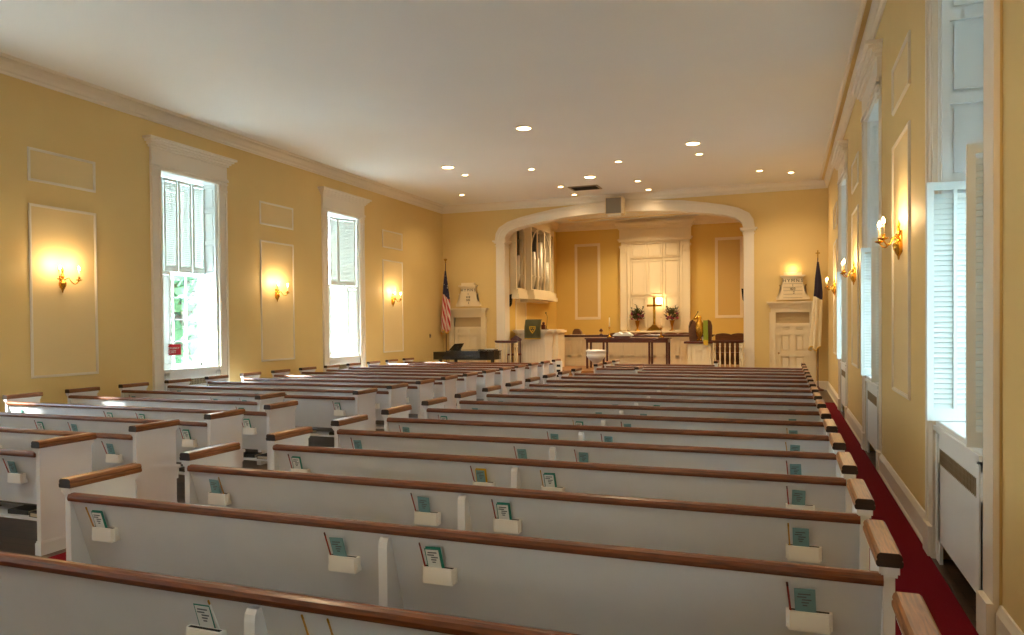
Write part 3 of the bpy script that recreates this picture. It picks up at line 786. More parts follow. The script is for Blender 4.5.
# cross, vases
c = thing('altar_cross', 'tall brass cross on a stepped foot in the middle of the altar shelf', 'cross', (-4.44, 26.7, 1.56))
bm = bmesh.new(); prism(bm, [(-.28, 0), (.28, 0), (.24, .05), (.08, .2), (.05, .24), (-.05, .24), (-.08, .2), (-.24, .05)], 1, -.1, .1); obj('foot', bm, OLDBRASS, c)
bm = bmesh.new(); B(bm, -.045, .045, -.02, .02, .2, 1.22, bev=.006); B(bm, -.27, .27, -.02, .02, .88, .96, bev=.006); B(bm, -.055, .055, -.024, .024, 1.18, 1.22); obj('crosspiece', bm, BRASS, c)
def vase(x, label, seed, tint):
    rnd = random.Random(seed)
    o = thing('flower_arrangement', label, 'flowers', (x, 26.68, 1.56), group='altar flower arrangements')
    bm = bmesh.new(); lathe(bm, [(0, 0), (.11, 0), (.11, .02), (.05, .05), (.03, .12), (.05, .2), (.08, .34), (.10, .38), (.07, .38), (0, .36)], 16); obj('vase', bm, OLDBRASS, o, True)
    bm = bmesh.new()
    for i in range(150):
        th, ph = rnd.uniform(0, 2*PI), rnd.uniform(-.3, 1.5); R = rnd.uniform(.12, .30)
        cx, cy, cz = R*math.cos(ph)*math.cos(th), R*.7*math.cos(ph)*math.sin(th), .5+R*1.1*math.sin(ph)
        if i < 26: cz += rnd.uniform(.02, .2)
        d = Vector((math.cos(th), math.sin(th)*.7, .6)).normalized()*rnd.uniform(.05, .11); sd = Vector((-math.sin(th), math.cos(th), rnd.uniform(-.5, .5))).normalized()*.022
        p = Vector((cx, cy, cz)); f = bm.faces.new([bm.verts.new(q) for q in (p-d, p+sd, p+d, p-sd)])
        f2 = bm.faces.new([bm.verts.new(q) for q in (p-d*.9+Vector((0, 0, .006)), p+sd+Vector((0, 0, .006)), p+d, p-sd+Vector((0, 0, .006)))])
    for i in range(9):
        th = rnd.uniform(0, 2*PI); h = rnd.uniform(.75, .9); tube(bm, [(0, 0, .35), (.1*math.cos(th), .07*math.sin(th), .6), (.22*math.cos(th), .12*math.sin(th), h)], .006, 4)
        ball(bm, (.22*math.cos(th), .12*math.sin(th), h), .022, 6)
    obj('greenery', bm, LEAF, o)
    bm = bmesh.new()
    for i in range(26):
        th, ph = rnd.uniform(0, 2*PI), rnd.uniform(-.3, 1.1); R = rnd.uniform(.2, .27)
        ball(bm, (R*math.cos(ph)*math.cos(th), R*.75*math.cos(ph)*math.sin(th), .5+R*math.sin(ph)), rnd.uniform(.03, .055), 7, mi=(0 if rnd.random() < .75 else 1), sz=.7)
    obj('blossoms', bm, (PINK, CREAMF), o)
vase(-5.05, 'brass vase of dark pink flowers standing left of the brass cross', 3, 0)
vase(-3.80, 'brass vase of pink and cream flowers standing right of the brass cross', 8, 1)
l = bpy.data.lights.new('cross_lamp', 'POINT'); l.energy = 8; l.color = (1, .70, .36); l.shadow_soft_size = .04
lo = bpy.data.objects.new('cross_lamp', l); COL.objects.link(lo); lo.location = (-4.26, 26.76, 2.66)
for i, (x, y) in enumerate(((-6.6, 24.4), (-4.64, 23.0), (-2.7, 24.4), (-4.64, 25.4))):
    o = thing('ceiling_downlight', ['small downlight in the chancel ceiling over the pulpit side', 'small bright downlight in the chancel ceiling right of the speaker', 'small downlight in the chancel ceiling over the lectern side', 'small downlight in the chancel ceiling before the reredos'][i], 'ceiling light', (x, y, 5.66), group='recessed ceiling downlights')
    bm = bmesh.new(); lathe(bm, [(.07, -.001), (.1, -.001), (.1, -.012), (.07, -.018)], 20); obj('trim_ring', bm, CTRIM, o, True)
    bm = bmesh.new(); lathe(bm, [(0, -.009), (.066, -.009), (.066, -.005), (0, -.005)], 20); obj('lens', bm, LAMP, o)
    l = bpy.data.lights.new('downlight_beam', 'SPOT'); l.energy = 150; l.color = (1, .78, .48); l.spot_size = 2.5; l.spot_blend = .8; l.shadow_soft_size = .06
    lo = bpy.data.objects.new('downlight_beam', l); COL.objects.link(lo); lo.parent = o; lo.location = (0, 0, -.03)

# organ case on the chancel's left wall
g = thing('organ_case', 'cream organ case with tin pipes high on the left chancel wall', 'pipe organ', (CXL, 24.0, 2.66))
def bay(bm, x1, y0, y1, arch):
    z0, z1 = .30, 2.5
    B(bm, 0, x1, y0, y0+.09, z0, z1); B(bm, 0, x1, y1-.09, y1, z0, z1)
    B(bm, 0, x1+.02, y0, y1, z1-.12, z1+.1); B(bm, 0, x1, y0, y1, z0-.02, z0+.04)
    if arch:
        n = 10; yc = (y0+y1)/2; rr = (y1-y0)/2-.09
        for k in range(n):
            a, b = PI*k/n, PI*(k+1)/n
            A = (yc+rr*math.cos(a), z1-.12-rr*.8+rr*.8*math.sin(a)); Cc = (yc+rr*math.cos(b), z1-.12-rr*.8+rr*.8*math.sin(b))
            prism(bm, [A, Cc, (Cc[0]+.0, Cc[1]+.04), (A[0], A[1]+.04)], 0, x1-.04, x1-.01)
bm = bmesh.new()
BY = [(-2.1, -1.2, .22, 1), (-1.2, .95, .42, 1), (.95, 1.95, .22, 1)]
for a, b, x1, ar in BY: bay(bm, x1, a, b, ar)
B(bm, 0, .3, -2.14, 1.99, .14, .30); B(bm, 0, .52, -1.26, 1.01, .14, .30); B(bm, 0, .34, -2.18, 2.03, .0, .14); B(bm, 0, .56, -1.3, 1.05, .0, .14)
B(bm, 0, .3, -1.2, 1.0, -.08, 0)
B(bm, 0, .46, -1.24, .99, 2.6, 2.7)
for yy in (-.5, .25): B(bm, .38, .42, yy-.03, yy+.03, .3, 2.5)
obj('case', bm, CTRIM, g)
bm = bmesh.new()
for a, b, x1, ar in BY: B(bm, .01, .03, a+.05, b-.05, .3, 2.5)
obj('case_back', bm, DARK, g)
for a, b, x1, ar in BY:
    n = 3 if b-a < 1.5 else 6
    for k in range(n):
        yy = a+.13+(b-a-.26)*k/(n-1); m_ = abs(k-(n-1)/2)/((n-1)/2); h = 1.95-.55*(1-m_) if b-a < 1.5 else 1.7+.35*math.cos(3*PI*k/(n-1))
        rr = .085 if n == 3 else .11
        bm = bmesh.new(); lathe(bm, [(0, .30), (rr*.25, .32), (rr, .72), (rr, .75), (rr, h), (rr*.8, h), (0, h-.02)], 12, (x1-.13, yy, 0)); 
        B(bm, x1-.13+rr*.7, x1-.13+rr*1.05, yy-rr*.6, yy+rr*.6, .76, .79)
        obj('pipe', bm, PIPE, g, True)

# pulpit with cloth and microphone
p = thing('pulpit', 'white fluted pulpit left of the chancel, green cloth over its front', 'pulpit', (-7.45, 22.38, CF))
def oct_(bm, w, d, z0, z1, c=.18):
    pts = [(-w, d), (-w, -d+c), (-w+c, -d), (w-c, -d), (w, -d+c), (w, d)]
    prism(bm, pts, 2, z0, z1)
bm = bmesh.new(); oct_(bm, .56, .5, 0, .82); oct_(bm, .60, .54, 0, .12); oct_(bm, .58, .52, .78, .84); 
for k in range(8):
    x = -.36+k*.103; B(bm, x, x+.045, -.512, -.498, .16, .74)
obj('pulpit_body', bm, TRIM, p)
bm = bmesh.new(); oct_(bm, .58, .52, .84, 1.08); oct_(bm, .62, .56, 1.08, 1.12); oct_(bm, .67, .61, 1.12, 1.17); oct_(bm, .70, .64, 1.17, 1.21); obj('pulpit_cornice', bm, TRIM, p)
bm = bmesh.new(); B(bm, .56, .74, -.2, .5, 0, 1.12); B(bm, .56, .80, -.24, .55, 1.12, 1.19); obj('side_wing', bm, CTRIM, p)
a = thing('pulpit_cloth', 'olive green antependium with gold shield emblem hanging on the white pulpit', 'cloth', (-7.40, 21.72, CF+.92))
bm = bmesh.new(); n = 14
rows = [(-.0, 0), (-.002, .12), (-.004, .3), (.0, .36), (.10, .60), (.12, .61), (.3, .62)]
vs = [[bm.verts.new((-.27+.54*i/n, y+.008*math.sin(i*1.3), z)) for i in range(n+1)] for y, z in rows]
for A, C_ in zip(vs[:-1], vs[1:]):
    for i in range(n): bm.faces.new((A[i], A[i+1], C_[i+1], C_[i]))
bmesh.ops.solidify(bm, geom=bm.faces[:], thickness=.008)
bmesh.ops.translate(bm, verts=bm.verts, vec=(0, -.02, 0)); obj('cloth', bm, GREENC, a, True)
bm = bmesh.new()
pts = [(-.10, .40), (.10, .40), (.10, .32), (.06, .24), (0, .17), (-.06, .24), (-.10, .32)]
ip = [(x*.74, .31+(z-.31)*.72) for x, z in pts]
for i in range(7): j = (i+1) % 7; prism(bm, [pts[i], pts[j], ip[j], ip[i]], 1, -.045, -.028)
for x, z in ((-.035, .34), (.035, .34), (0, .27)): ball(bm, (x, -.036, z), .02, 8)
obj('emblem', bm, GOLD, a)
bm = bmesh.new(); B(bm, -.27, .27, -.04, -.026, .0, .02); obj('fringe', bm, GOLD, a)
ml = thing('reading_lamp', 'dark gooseneck microphone and lamp on the right of the pulpit top', 'microphone', (-7.16, 22.38, CF+1.21))
bm = bmesh.new(); lathe(bm, [(0, 0), (.07, 0), (.07, .015), (.01, .03), (.008, .1)], 10); obj('foot', bm, BLACK, ml)
bm = bmesh.new(); tube(bm, [(0, 0, .02), (.02, 0, .25), (.03, 0, .42), (.0, -.04, .52)], .008, 6); ball(bm, (0, -.05, .53), .025, 8); obj('stem', bm, BLACK, ml)
bm = bmesh.new(); B(bm, -.16, -.04, -.05, .05, 0, .16); ball(bm, (-.1, 0, .2), .05, 8); obj('base_block', bm, DARKW, ml)

# left rail: white balusters with brown chair behind
def turned(bm, x, y, z0, h, r=.03):
    lathe(bm, [(r, 0), (r, .1*h), (r*.6, .13*h), (r*1.1, .2*h), (r*.7, .34*h), (r*1.0, .55*h), (r*.6, .8*h), (r*1.1, .86*h), (r*.7, .9*h), (r, .93*h), (r, h)], 8, (x, y, z0))
def rail(x0, x1, y, n, label, post=True):
    o = thing('communion_rail', label, 'railing', (x0, y, CF)); L = x1-x0
    bm = bmesh.new(); B(bm, -.04, L+.04, -.05, .05, .84, .89, bev=.01); B(bm, -.02, L+.02, -.035, .035, .815, .84); obj('handrail', bm, DARKW, o)
    obj('bottom_rail', box(0, L, -.03, .03, .04, .09), CTRIM, o)
    for k in range(n):
        bm = bmesh.new(); turned(bm, L*(k+.5)/n, 0, .09, .73, .024); obj('baluster', bm, CTRIM, o, True)
    if post:
        for x in (0, L):
            bm = bmesh.new(); turned(bm, x, 0, 0, .82, .05); obj('post', bm, CTRIM, o, True)
rail(-8.36, -7.70, 21.05, 5, 'short white baluster rail with dark handrail left of the pulpit')
rail(-1.90, -1.10, 21.15, 6, 'white baluster rail with dark handrail right of the eagle lectern')
def hall_chair(x, y, label, w=.27, h=1.12):
    o = thing('side_chair', label, 'chair', (x, y, CF))
    for sx in (-1, 1):
        for yy in (-.18, .22):
            bm = bmesh.new(); tube(bm, [(sx*(w-.03), yy, 0), (sx*(w-.03), yy, .42 if yy < 0 else h-.08)], .02, 6); obj('leg', bm, DARKW, o)
    obj('seat', box(-w, w, -.20, .25, .42, .47, bev=.01), MAROON, o)
    bm = bmesh.new(); prism(bm, [(-w, h-.12), (w, h-.12), (w+.02, h-.05), (w*.6, h), (0, h+.06), (-w*.6, h), (-w-.02, h-.05)], 1, .2, .24)
    for k in range(4): xx = -w+.1+k*(2*w-.2)/3; B(bm, xx-.012, xx+.012, .21, .23, .47, h-.1)
    obj('backrest', bm, DARKW, o)
hall_chair(-7.93, 21.42, 'dark red-brown chair with curved crest behind the rail left of the pulpit', .17, .98)

# choir front and stalls
o = thing('choir_screen', 'long cream panelled choir screen with dark red ledge behind the table', 'choir screen', (-7.07, 23.5, CF)); L = 4.95
bm = bmesh.new(); B(bm, 0, L, 0, .05, 0, .95); B(bm, -.02, L+.02, -.03, .07, 0, .14); B(bm, -.01, L+.01, -.012, .06, .14, .30)
n = 14; pw = L/n
B(bm, 0, L, -.04, 0, .86, .95); B(bm, 0, L, -.04, 0, .30, .36)
for k in range(n+1): B(bm, max(0, k*pw-.05), min(L, k*pw+.05), -.04, 0, .30, .90)
for k in range(n): B(bm, k*pw+.09, (k+1)*pw-.09, -.02, 0, .42, .80)
obj('screen_panels', bm, CTRIM, o)
bm = bmesh.new(); B(bm, -.08, L+.08, -.1, .16, .98, 1.02, bev=.01); B(bm, -.03, L+.03, -.04, .1, .95, .98); obj('ledge', bm, DARKW, o)
bm = bmesh.new(); B(bm, -.14, -.06, -.05, .35, 0, .98); obj('end_board', bm, DARKW, o)
def stall(x0, x1, y, h, label, waves):
    o = thing('choir_stall', label, 'choir bench', (x0, y, CF)); L = x1-x0
    pts = [(0, .06)]+[(L*i/60, h+.05*abs(math.sin(PI*waves*i/60))**.7) for i in range(61)]+[(L, .06)]
    bm = bmesh.new(); prism(bm, pts, 1, 0, .05); obj('backrest', bm, CARVEW, o)
    obj('seat', box(0, L, -.4, 0, .40, .45), CARVEW, o)
    for x in (0, L-.05): obj('end_panel', box(x, x+.05, -.42, .05, 0, .62), CARVEW, o)
stall(-5.75, -2.9, 25.0, 1.02, 'long brown choir bench with wavy carved back below the altar shelf', 6)
stall(-2.08, -1.12, 24.1, 1.0, 'short reddish brown choir bench with wavy back behind the right rail', 2)
b = thing('console_case', 'small brown box standing on the left end of the choir screen ledge', 'box', (-6.45, 23.53, CF+1.02))
bm = bmesh.new(); prism(bm, [(-.16, 0), (.16, 0), (.14, .1), (.06, .2), (-.08, .2), (-.14, .12)], 1, -.08, .08); obj('case', bm, CARVEW, b); obj('base', box(-.24, .24, -.1, .1, 0, .02), CTRIM, b)
b = thing('desk_lamp', 'small dark lamp on the choir screen ledge left of the table candle', 'lamp', (-5.65, 23.53, CF+1.02))
bm = bmesh.new(); lathe(bm, [(0, 0), (.06, 0), (.06, .02), (.015, .04), (.012, .1), (.07, .12), (.03, .2), (0, .21)], 10); obj('lamp_body', bm, DARKW, b, True)
# organ console chair / bench bits left of the choir screen
hall_chair(-7.45, 24.3, 'dark red-brown armchair between the pulpit and the choir screen', .26, 1.05)

# communion table
t = thing('communion_table', 'long dark wood communion table in the middle of the chancel', 'table', (-4.52, 22.3, CF))
bm = bmesh.new(); B(bm, -1.29, 1.29, -.3, .3, .90, .945, bev=.008); obj('tabletop', bm, DARKW, t)
bm = bmesh.new(); B(bm, -1.25, 1.25, -.27, -.24, .80, .90); B(bm, -1.25, 1.25, .24, .27, .80, .90); B(bm, -1.25, -1.22, -.27, .27, .80, .90); B(bm, 1.22, 1.25, -.27, .27, .80, .90); obj('apron', bm, DARKW, t)
for x in (-1.22, -.70, .70, 1.22):
    for y in (-.24, .24): obj('leg', box(x-.03, x+.03, y-.03, y+.03, 0, .82, bev=.004), DARKW, t)
ZT = CF+.945
b = thing('open_bible', 'large open bible lying on the dark communion table', 'book', (-4.66, 22.28, ZT))
bm = bmesh.new(); prism(bm, [(-.26, .0), (.26, .0), (.22, .05), (-.22, .05)], 1, -.16, .2); obj('book_rest', bm, DARKW, b)
bm = bmesh.new()
for s in (-1, 1):
    P_ = [(0, .10), (.05, .145), (.12, .165), (.2, .15), (.29, .08), (.29, .06), (.0, .06)]
    prism(bm, [(s*x, z) for x, z in P_], 1, -.17, .19)
obj('pages', bm, PAPER, b)
def candlestick(x, y, z, h, label):
    o = thing('candlestick', label, 'candlestick', (x, y, z), group='white candles in brass sticks')
    bm = bmesh.new(); lathe(bm, [(0, 0), (.085, 0), (.08, .03), (.03, .05), (.015, .1), (.022, .14), (.01, .2), (.012, h-.05), (.035, h-.02), (.03, h), (0, h)], 12); obj('stick', bm, BRASS, o, True)
    bm = bmesh.new(); lathe(bm, [(0, h), (.018, h), (.018, h+.28), (0, h+.29)], 10); obj('candle', bm, CANDLE, o, True)
    bm = bmesh.new(); lathe(bm, [(0, h+.285), (.004, h+.285), (.003, h+.32), (0, h+.32)], 5); obj('wick', bm, DARK, o)
candlestick(-5.08, 22.25, ZT, .34, 'tall candlestick on the communion table left of the open bible')
candlestick(-3.50, 22.25, ZT, .30, 'candlestick on the communion table right of the open bible, before the cross')

# eagle lectern
e = thing('eagle_lectern', 'golden eagle lectern with brown wings on a cream pedestal box', 'lectern', (-2.25, 21.3, CF))
bm = bmesh.new(); B(bm, -.31, .31, -.25, .25, 0, .80); B(bm, -.33, .33, -.27, .27, 0, .10)
for q in ((-.24, .24, .2, .22), (-.24, .24, .66, .68), (-.24, -.22, .2, .68), (.22, .24, .2, .68)): B(bm, q[0], q[1], -.262, -.25, q[2], q[3])
B(bm, -.1, .1, -.27, -.25, .60, .62); obj('pedestal', bm, CTRIM, e)
bm = bmesh.new(); B(bm, -.42, .36, -.3, .3, .80, .86, bev=.01); obj('ledge', bm, DARKW, e)
for s in (-1, 1):
    bm = bmesh.new(); P_ = [(.10, .86), (.30, .86), (.325, 1.1), (.325, 1.3), (.29, 1.42), (.22, 1.47), (.14, 1.42), (.09, 1.28), (.08, 1.0)]
    prism(bm, [(s*x, z) for x, z in P_], 1, .02, .08)
    for k in range(3): 
        xx = s*(.14+.06*k); B(bm, min(xx, xx+s*.02), max(xx, xx+s*.02), .005, .02, .9, 1.36-.04*abs(k-1))
    obj('wing', bm, CARVEW, e)
bm = bmesh.new(); lathe(bm, [(0, .86), (.03, .88), (.05, .95), (.10, 1.08), (.12, 1.25), (.10, 1.38), (.055, 1.46), (.06, 1.52), (.05, 1.58), (0, 1.61)], 12, (-.02, -.02, 0))
prism(bm, [(-.07, 1.50), (-.07, 1.56), (-.17, 1.50), (-.15, 1.47)], 1, -.045, .005)
for s in (-1, 1): tube(bm, [(-.02+s*.04, -.02, .95), (-.02+s*.05, -.05, .87)], [.02, .03], 6)
obj('eagle_body', bm, BRASS, e, True)
bm = bmesh.new(); tube(bm, [(-.3, -.05, 1.25), (-.2, -.08, 1.45), (-.05, -.12, 1.68)], .008, 5); ball(bm, (-.05, -.12, 1.69), .02, 6); obj('microphone', bm, BLACK, e)
st = thing('lectern_cloth', 'narrow light green stole with gold end hanging on the eagle lectern', 'cloth', (-2.10, 21.3, CF))
bm = bmesh.new(); B(bm, -.06, .07, -.10, -.08, 1.0, 1.45); B(bm, -.055, .075, -.12, -.10, .84, 1.02); obj('stole', bm, LIME, st)
obj('gold_end', box(-.03, .09, -.33, -.31, .76, .90), GOLD, st)
obj('stole_fold', box(-.045, .08, -.325, -.10, .875, .89), LIME, st)

# font
f = thing('baptismal_font', 'white round baptismal font on a pedestal before the front pews', 'font', (-4.78, 19.3, 0))
bm = bmesh.new(); lathe(bm, [(0, 1.02), (.2, 1.03), (.24, 1.10), (.25, 1.12), (.27, 1.12), (.27, 1.08), (.25, 1.06), (.255, .99), (.26, .97), (.2, .88), (.1, .80), (.07, .76), (0, .76)], 28); obj('bowl', bm, RACK, f, True)
bm = bmesh.new(); lathe(bm, [(0, 0), (.2, 0), (.2, .06), (.12, .1), (.07, .16), (.06, .7), (.09, .77), (0, .78)], 20); obj('pedestal', bm, RACK, f, True)

# grand piano
pn = thing('grand_piano', 'black grand piano in the left front corner beyond the pews', 'piano', (-8.80, 20.2, -.0))
ZP = .07
out = [(-1.05, -.72), (-1.05, .72), (-.3, .72), (.2, .66), (.6, .42), (.85, .25), (1.0, .05), (1.05, -.2), (1.0, -.5), (.85, -.68), (.6, -.72)]
bm = bmesh.new(); out = [(x*.9, y) for x, y in out]; prism(bm, out, 2, .74+ZP, .97+ZP); obj('case', bm, BLACK, pn)
bm = bmesh.new(); prism(bm, [(x*1.02 if x > -.7 else -.52, y*1.02) for x, y in out], 2, .975+ZP, 1.0+ZP); obj('lid', bm, BLACK, pn)
bm = bmesh.new(); prism(bm, [(-.62, 1.0+ZP), (-.5, 1.0+ZP), (-.38, 1.2+ZP), (-.42, 1.2+ZP)], 1, -.35, .25); obj('music_desk', bm, BLACK, pn)
bm = bmesh.new(); B(bm, -.96, -.85, -.62, .62, .75+ZP, .765+ZP)
obj('keyboard', bm, PAPER, pn)
for x, y in ((-.8, -.55), (-.8, .55), (.75, -.25)):
    bm = bmesh.new(); tube(bm, [(x, y, 0), (x, y, .74+ZP)], [.03, .055], 8); obj('leg', bm, BLACK, pn)
sh = thing('sheet_music', 'low stack of papers and books lying on the black piano lid', 'papers', (-8.3, 20.15, 1.07), .1)
obj('sheet', box(-.25, .3, -.12, .12, 0, .025), BOOK, sh); obj('sheet', box(-.05, .2, -.1, .1, .025, .045), PAPER, sh)

# flags
def flag_mat(name, kind):
    m = bpy.data.materials.new(name); m.use_nodes = True; nt = m.node_tree; b = nt.nodes['Principled BSDF']; b.inputs['Roughness'].default_value = .7
    uv = nt.nodes.new('ShaderNodeUVMap'); sx = nt.nodes.new('ShaderNodeSeparateXYZ'); nt.links.new(uv.outputs['UV'], sx.inputs['Vector'])
    def math_(op, a, bb):
        n = nt.nodes.new('ShaderNodeMath'); n.operation = op
        for i, v_ in enumerate((a, bb)):
            if isinstance(v_, (int, float)): n.inputs[i].default_value = v_
            elif v_ is not None: nt.links.new(v_, n.inputs[i])
        return n.outputs[0]
    def mix(f_, a, bb):
        n = nt.nodes.new('ShaderNodeMixRGB'); nt.links.new(f_, n.inputs['Fac'])
        for i, v_ in ((1, a), (2, bb)):
            if isinstance(v_, tuple): n.inputs[i].default_value = (*s2l(v_), 1)
            else: nt.links.new(v_, n.inputs[i])
        return n.outputs['Color']
    if kind == 'stripes':
        # stripes run slanting down the draped cloth; canton at the top with pale stars
        a = math_('ADD', math_('MULTIPLY', sx.outputs[0], 13), math_('MULTIPLY', sx.outputs[1], 5))
        st_ = math_('GREATER_THAN', math_('FRACT', a, None), .5)
        col = mix(st_, (188, 30, 40), (226, 214, 204))
        vor = nt.nodes.new('ShaderNodeTexVoronoi'); vor.inputs['Scale'].default_value = 14; nt.links.new(uv.outputs['UV'], vor.inputs['Vector'])
        star = math_('LESS_THAN', vor.outputs['Distance'], .18)
        can = mix(star, (24, 26, 66), (214, 210, 206))
        top = math_('GREATER_THAN', math_('ADD', sx.outputs[1], math_('MULTIPLY', sx.outputs[0], .25)), .78)
        col = mix(top, col, can)
    else:
        top = math_('GREATER_THAN', math_('ADD', sx.outputs[1], math_('MULTIPLY', sx.outputs[0], .1)), .66)
        col = mix(top, (236, 220, 184), (40, 30, 56))
        cr = math_('MULTIPLY', math_('LESS_THAN', math_('ABSOLUTE', math_('SUBTRACT', sx.outputs[0], .4), None), .08), math_('LESS_THAN', math_('ABSOLUTE', math_('SUBTRACT', sx.outputs[1], .8), None), .07))
        col = mix(cr, col, (150, 40, 36))
    nt.links.new(col, b.inputs['Base Color'])
    return m
def flag(x, y, htop, hbot, poletop, label, m, prof, seed, topper):
    o = thing('flag', label, 'flag', (x, y, 0))
    bm = bmesh.new(); lathe(bm, [(0, 0), (.16, 0), (.16, .03), (.06, .06), (.03, .1), (.013, .12), (.013, poletop-.15), (.0, poletop-.15)], 12); obj('pole', bm, DARKW, o, True)
    bm = bmesh.new()
    if topper == 'cross': B(bm, -.015, .015, -.01, .01, poletop-.15, poletop+.05); B(bm, -.055, .055, -.01, .01, poletop-.04, poletop-.01)
    else: lathe(bm, [(0, poletop-.15), (.03, poletop-.13), (.01, poletop-.1), (.05, poletop-.05), (.06, poletop-.02), (0, poletop)], 8)
    obj('finial', bm, OLDBRASS, o)
    bm = bmesh.new(); uvl = bm.loops.layers.uv.new('UVMap'); NU, NV = 48, 26; grid = []
    for j in range(NV+1):
        t_ = j/NV; z = htop+(hbot-htop)*t_; w = None
        for (a, wa, oa), (b_, wb, ob) in zip(prof[:-1], prof[1:]):
            if a <= t_ <= b_: k = (t_-a)/(b_-a+1e-9); w = wa+(wb-wa)*k; off = oa+(ob-oa)*k; break
        row = []
        for i in range(NU):
            th = 2*PI*i/NU; rr = 1+.28*math.sin(5*th+seed+t_*.8)+.12*math.sin(9*th+2*seed)
            zz = z+(.06*math.sin(3*th+seed) if j == NV else .02*math.sin(2*th))*t_
            row.append(bm.verts.new((off+w*rr*math.cos(th), .55*w*rr*math.sin(th)-.02, zz)))
        grid.append(row)
    for j in range(NV):
        for i in range(NU):
            q = (i+1) % NU; fc = bm.faces.new((grid[j][i], grid[j][q], grid[j+1][q], grid[j+1][i]))
            us = (i/NU, (i+1)/NU, (i+1)/NU, i/NU); vv = (1-j/NV, 1-j/NV, 1-(j+1)/NV, 1-(j+1)/NV)
            for lp, u_, v_ in zip(fc.loops, us, vv): lp[uvl].uv = (u_, v_)
    me = obj('cloth', bm, m, o, True).data; bm = bmesh.new()
    pts = [me.vertices[NV*NU+i].co.copy() for i in range(NU)]
    tube(bm, pts+[pts[0]], .012, 5); obj('fringe', bm, GOLD, o)
flag(-10.12, 21.15, 3.55, 1.62, 3.95, 'drooping red and white striped flag with dark blue canton in the left corner', flag_mat('striped flag cloth', 'stripes'),
     [(0, .02, 0), (.25, .07, .0), (.5, .11, .01), (.8, .13, 0), (1, .12, -.01)], 1.0, 'eagle')
flag(.82, 21.12, 3.42, 1.12, 3.68, 'drooping white flag with dark blue canton and gold fringe by the right door', flag_mat('white flag cloth', 'plain'),
     [(0, .02, 0), (.2, .07, 0), (.35, .09, .0), (.6, .11, -.04), (1, .12, -.09)], 2.3, 'cross')

# small wall items
th_ = thing('thermostat', 'tiny dark thermostat on the left wall near the front corner', 'thermostat', (XL, 20.47, 1.5))
obj('housing', box(0, .025, -.035, .035, -.06, .06, bev=.004), GRILLE, th_); obj('dial', box(.025, .03, -.015, .015, -.02, .02), DARK, th_)
for x, y, s, lab in ((CXC-3.56, 21.86, 1, 'small dark box speaker on the left inner side of the arch'), (CXC+3.56, 21.86, -1, 'small dark box speaker on the right inner side of the arch')):
    w_ = thing('wall_speaker', lab, 'speaker', (x, y, 2.6))
    bm = bmesh.new(); prism(bm, [(0, .18), (s*.08, .2), (s*.05, -.12), (0, -.2)], 1, -.06, .04); obj('housing', bm, DARK, w_); obj('mount', box(min(0, -s*.01), max(0, -s*.01), -.03, .03, -.05, .05), GRILLE, w_)

# ------------------------------------------------------------------ outside
g = obj('bounce_ground', box(-70, 60, -50, 90, -1.2, -1.0), GROUND); tag(g, kind='structure')  # ground made pale to bounce daylight up to the ceiling
def tree(x, y, h, r, label, seed):
    rnd = random.Random(seed); o = thing('tree', label, 'tree', (x, y, -1), group='trees outside the left windows')
    bm = bmesh.new(); tube(bm, [(0, 0, 0), (.1, 0, h*.4), (0, .1, h*.8)], [.3, .22, .1], 8)
    for k in range(7):
        a = rnd.uniform(0, 2*PI); z0 = h*rnd.uniform(.3, .7); tube(bm, [(0, 0, z0), (r*.5*math.cos(a), r*.5*math.sin(a), z0+r*.4)], [.1, .04], 5)
    obj('trunk', bm, BARK, o)
    bm = bmesh.new()
    for k in range(2600):
        a = rnd.uniform(0, 2*PI); b_ = math.asin(rnd.uniform(-.85, 1)); R = r*rnd.uniform(.35, 1)
        p = Vector((R*math.cos(b_)*math.cos(a), R*math.cos(b_)*math.sin(a), h*.55+R*.95*math.sin(b_)))
        d = Vector((rnd.uniform(-1, 1), rnd.uniform(-1, 1), rnd.uniform(-1, 1))).normalized(); e_ = d.orthogonal().normalized()*.16; d *= .24
        bm.faces.new([bm.verts.new(q) for q in (p-d, p+e_, p+d, p-e_)])
    obj('foliage', bm, TREE, o)
tree(-19.0, 19.5, 7, 4.4, 'pale leafy tree outside the near left window', 4)
tree(-27, 27, 9, 4.5, 'pale leafy tree farther back outside the left windows', 5)
hs = thing('neighbour_house', 'pale house with sash windows seen through the far left window', 'building', (-26, 38, -1))
obj('wall', box(-6, 6, -5, 8, 0, 8), SIDING, hs)
bm = bmesh.new(); prism(bm, [(-6.5, 8), (6.5, 8), (0, 11)], 1, -5.5, 8.5); obj('roof', bm, BARK, hs)
for yy in (-3, 0, 3, 6):
    for zz in (1.6, 4.8):
        fr = obj('window', box(5.98, 6.06, yy-.6, yy+.6, zz, zz+1.9), WWHITE, hs); obj('pane', box(6.05, 6.08, yy-.5, yy+.5, zz+.1, zz+1.8), BRICK, fr)
for xx in (-4, -1, 2, 5):
    for zz in (1.6, 4.8):
        fr = obj('window', box(xx-.6, xx+.6, -5.06, -4.98, zz, zz+1.9), WWHITE, hs); obj('pane', box(xx-.5, xx+.5, -5.08, -5.05, zz+.1, zz+1.8), BRICK, fr)

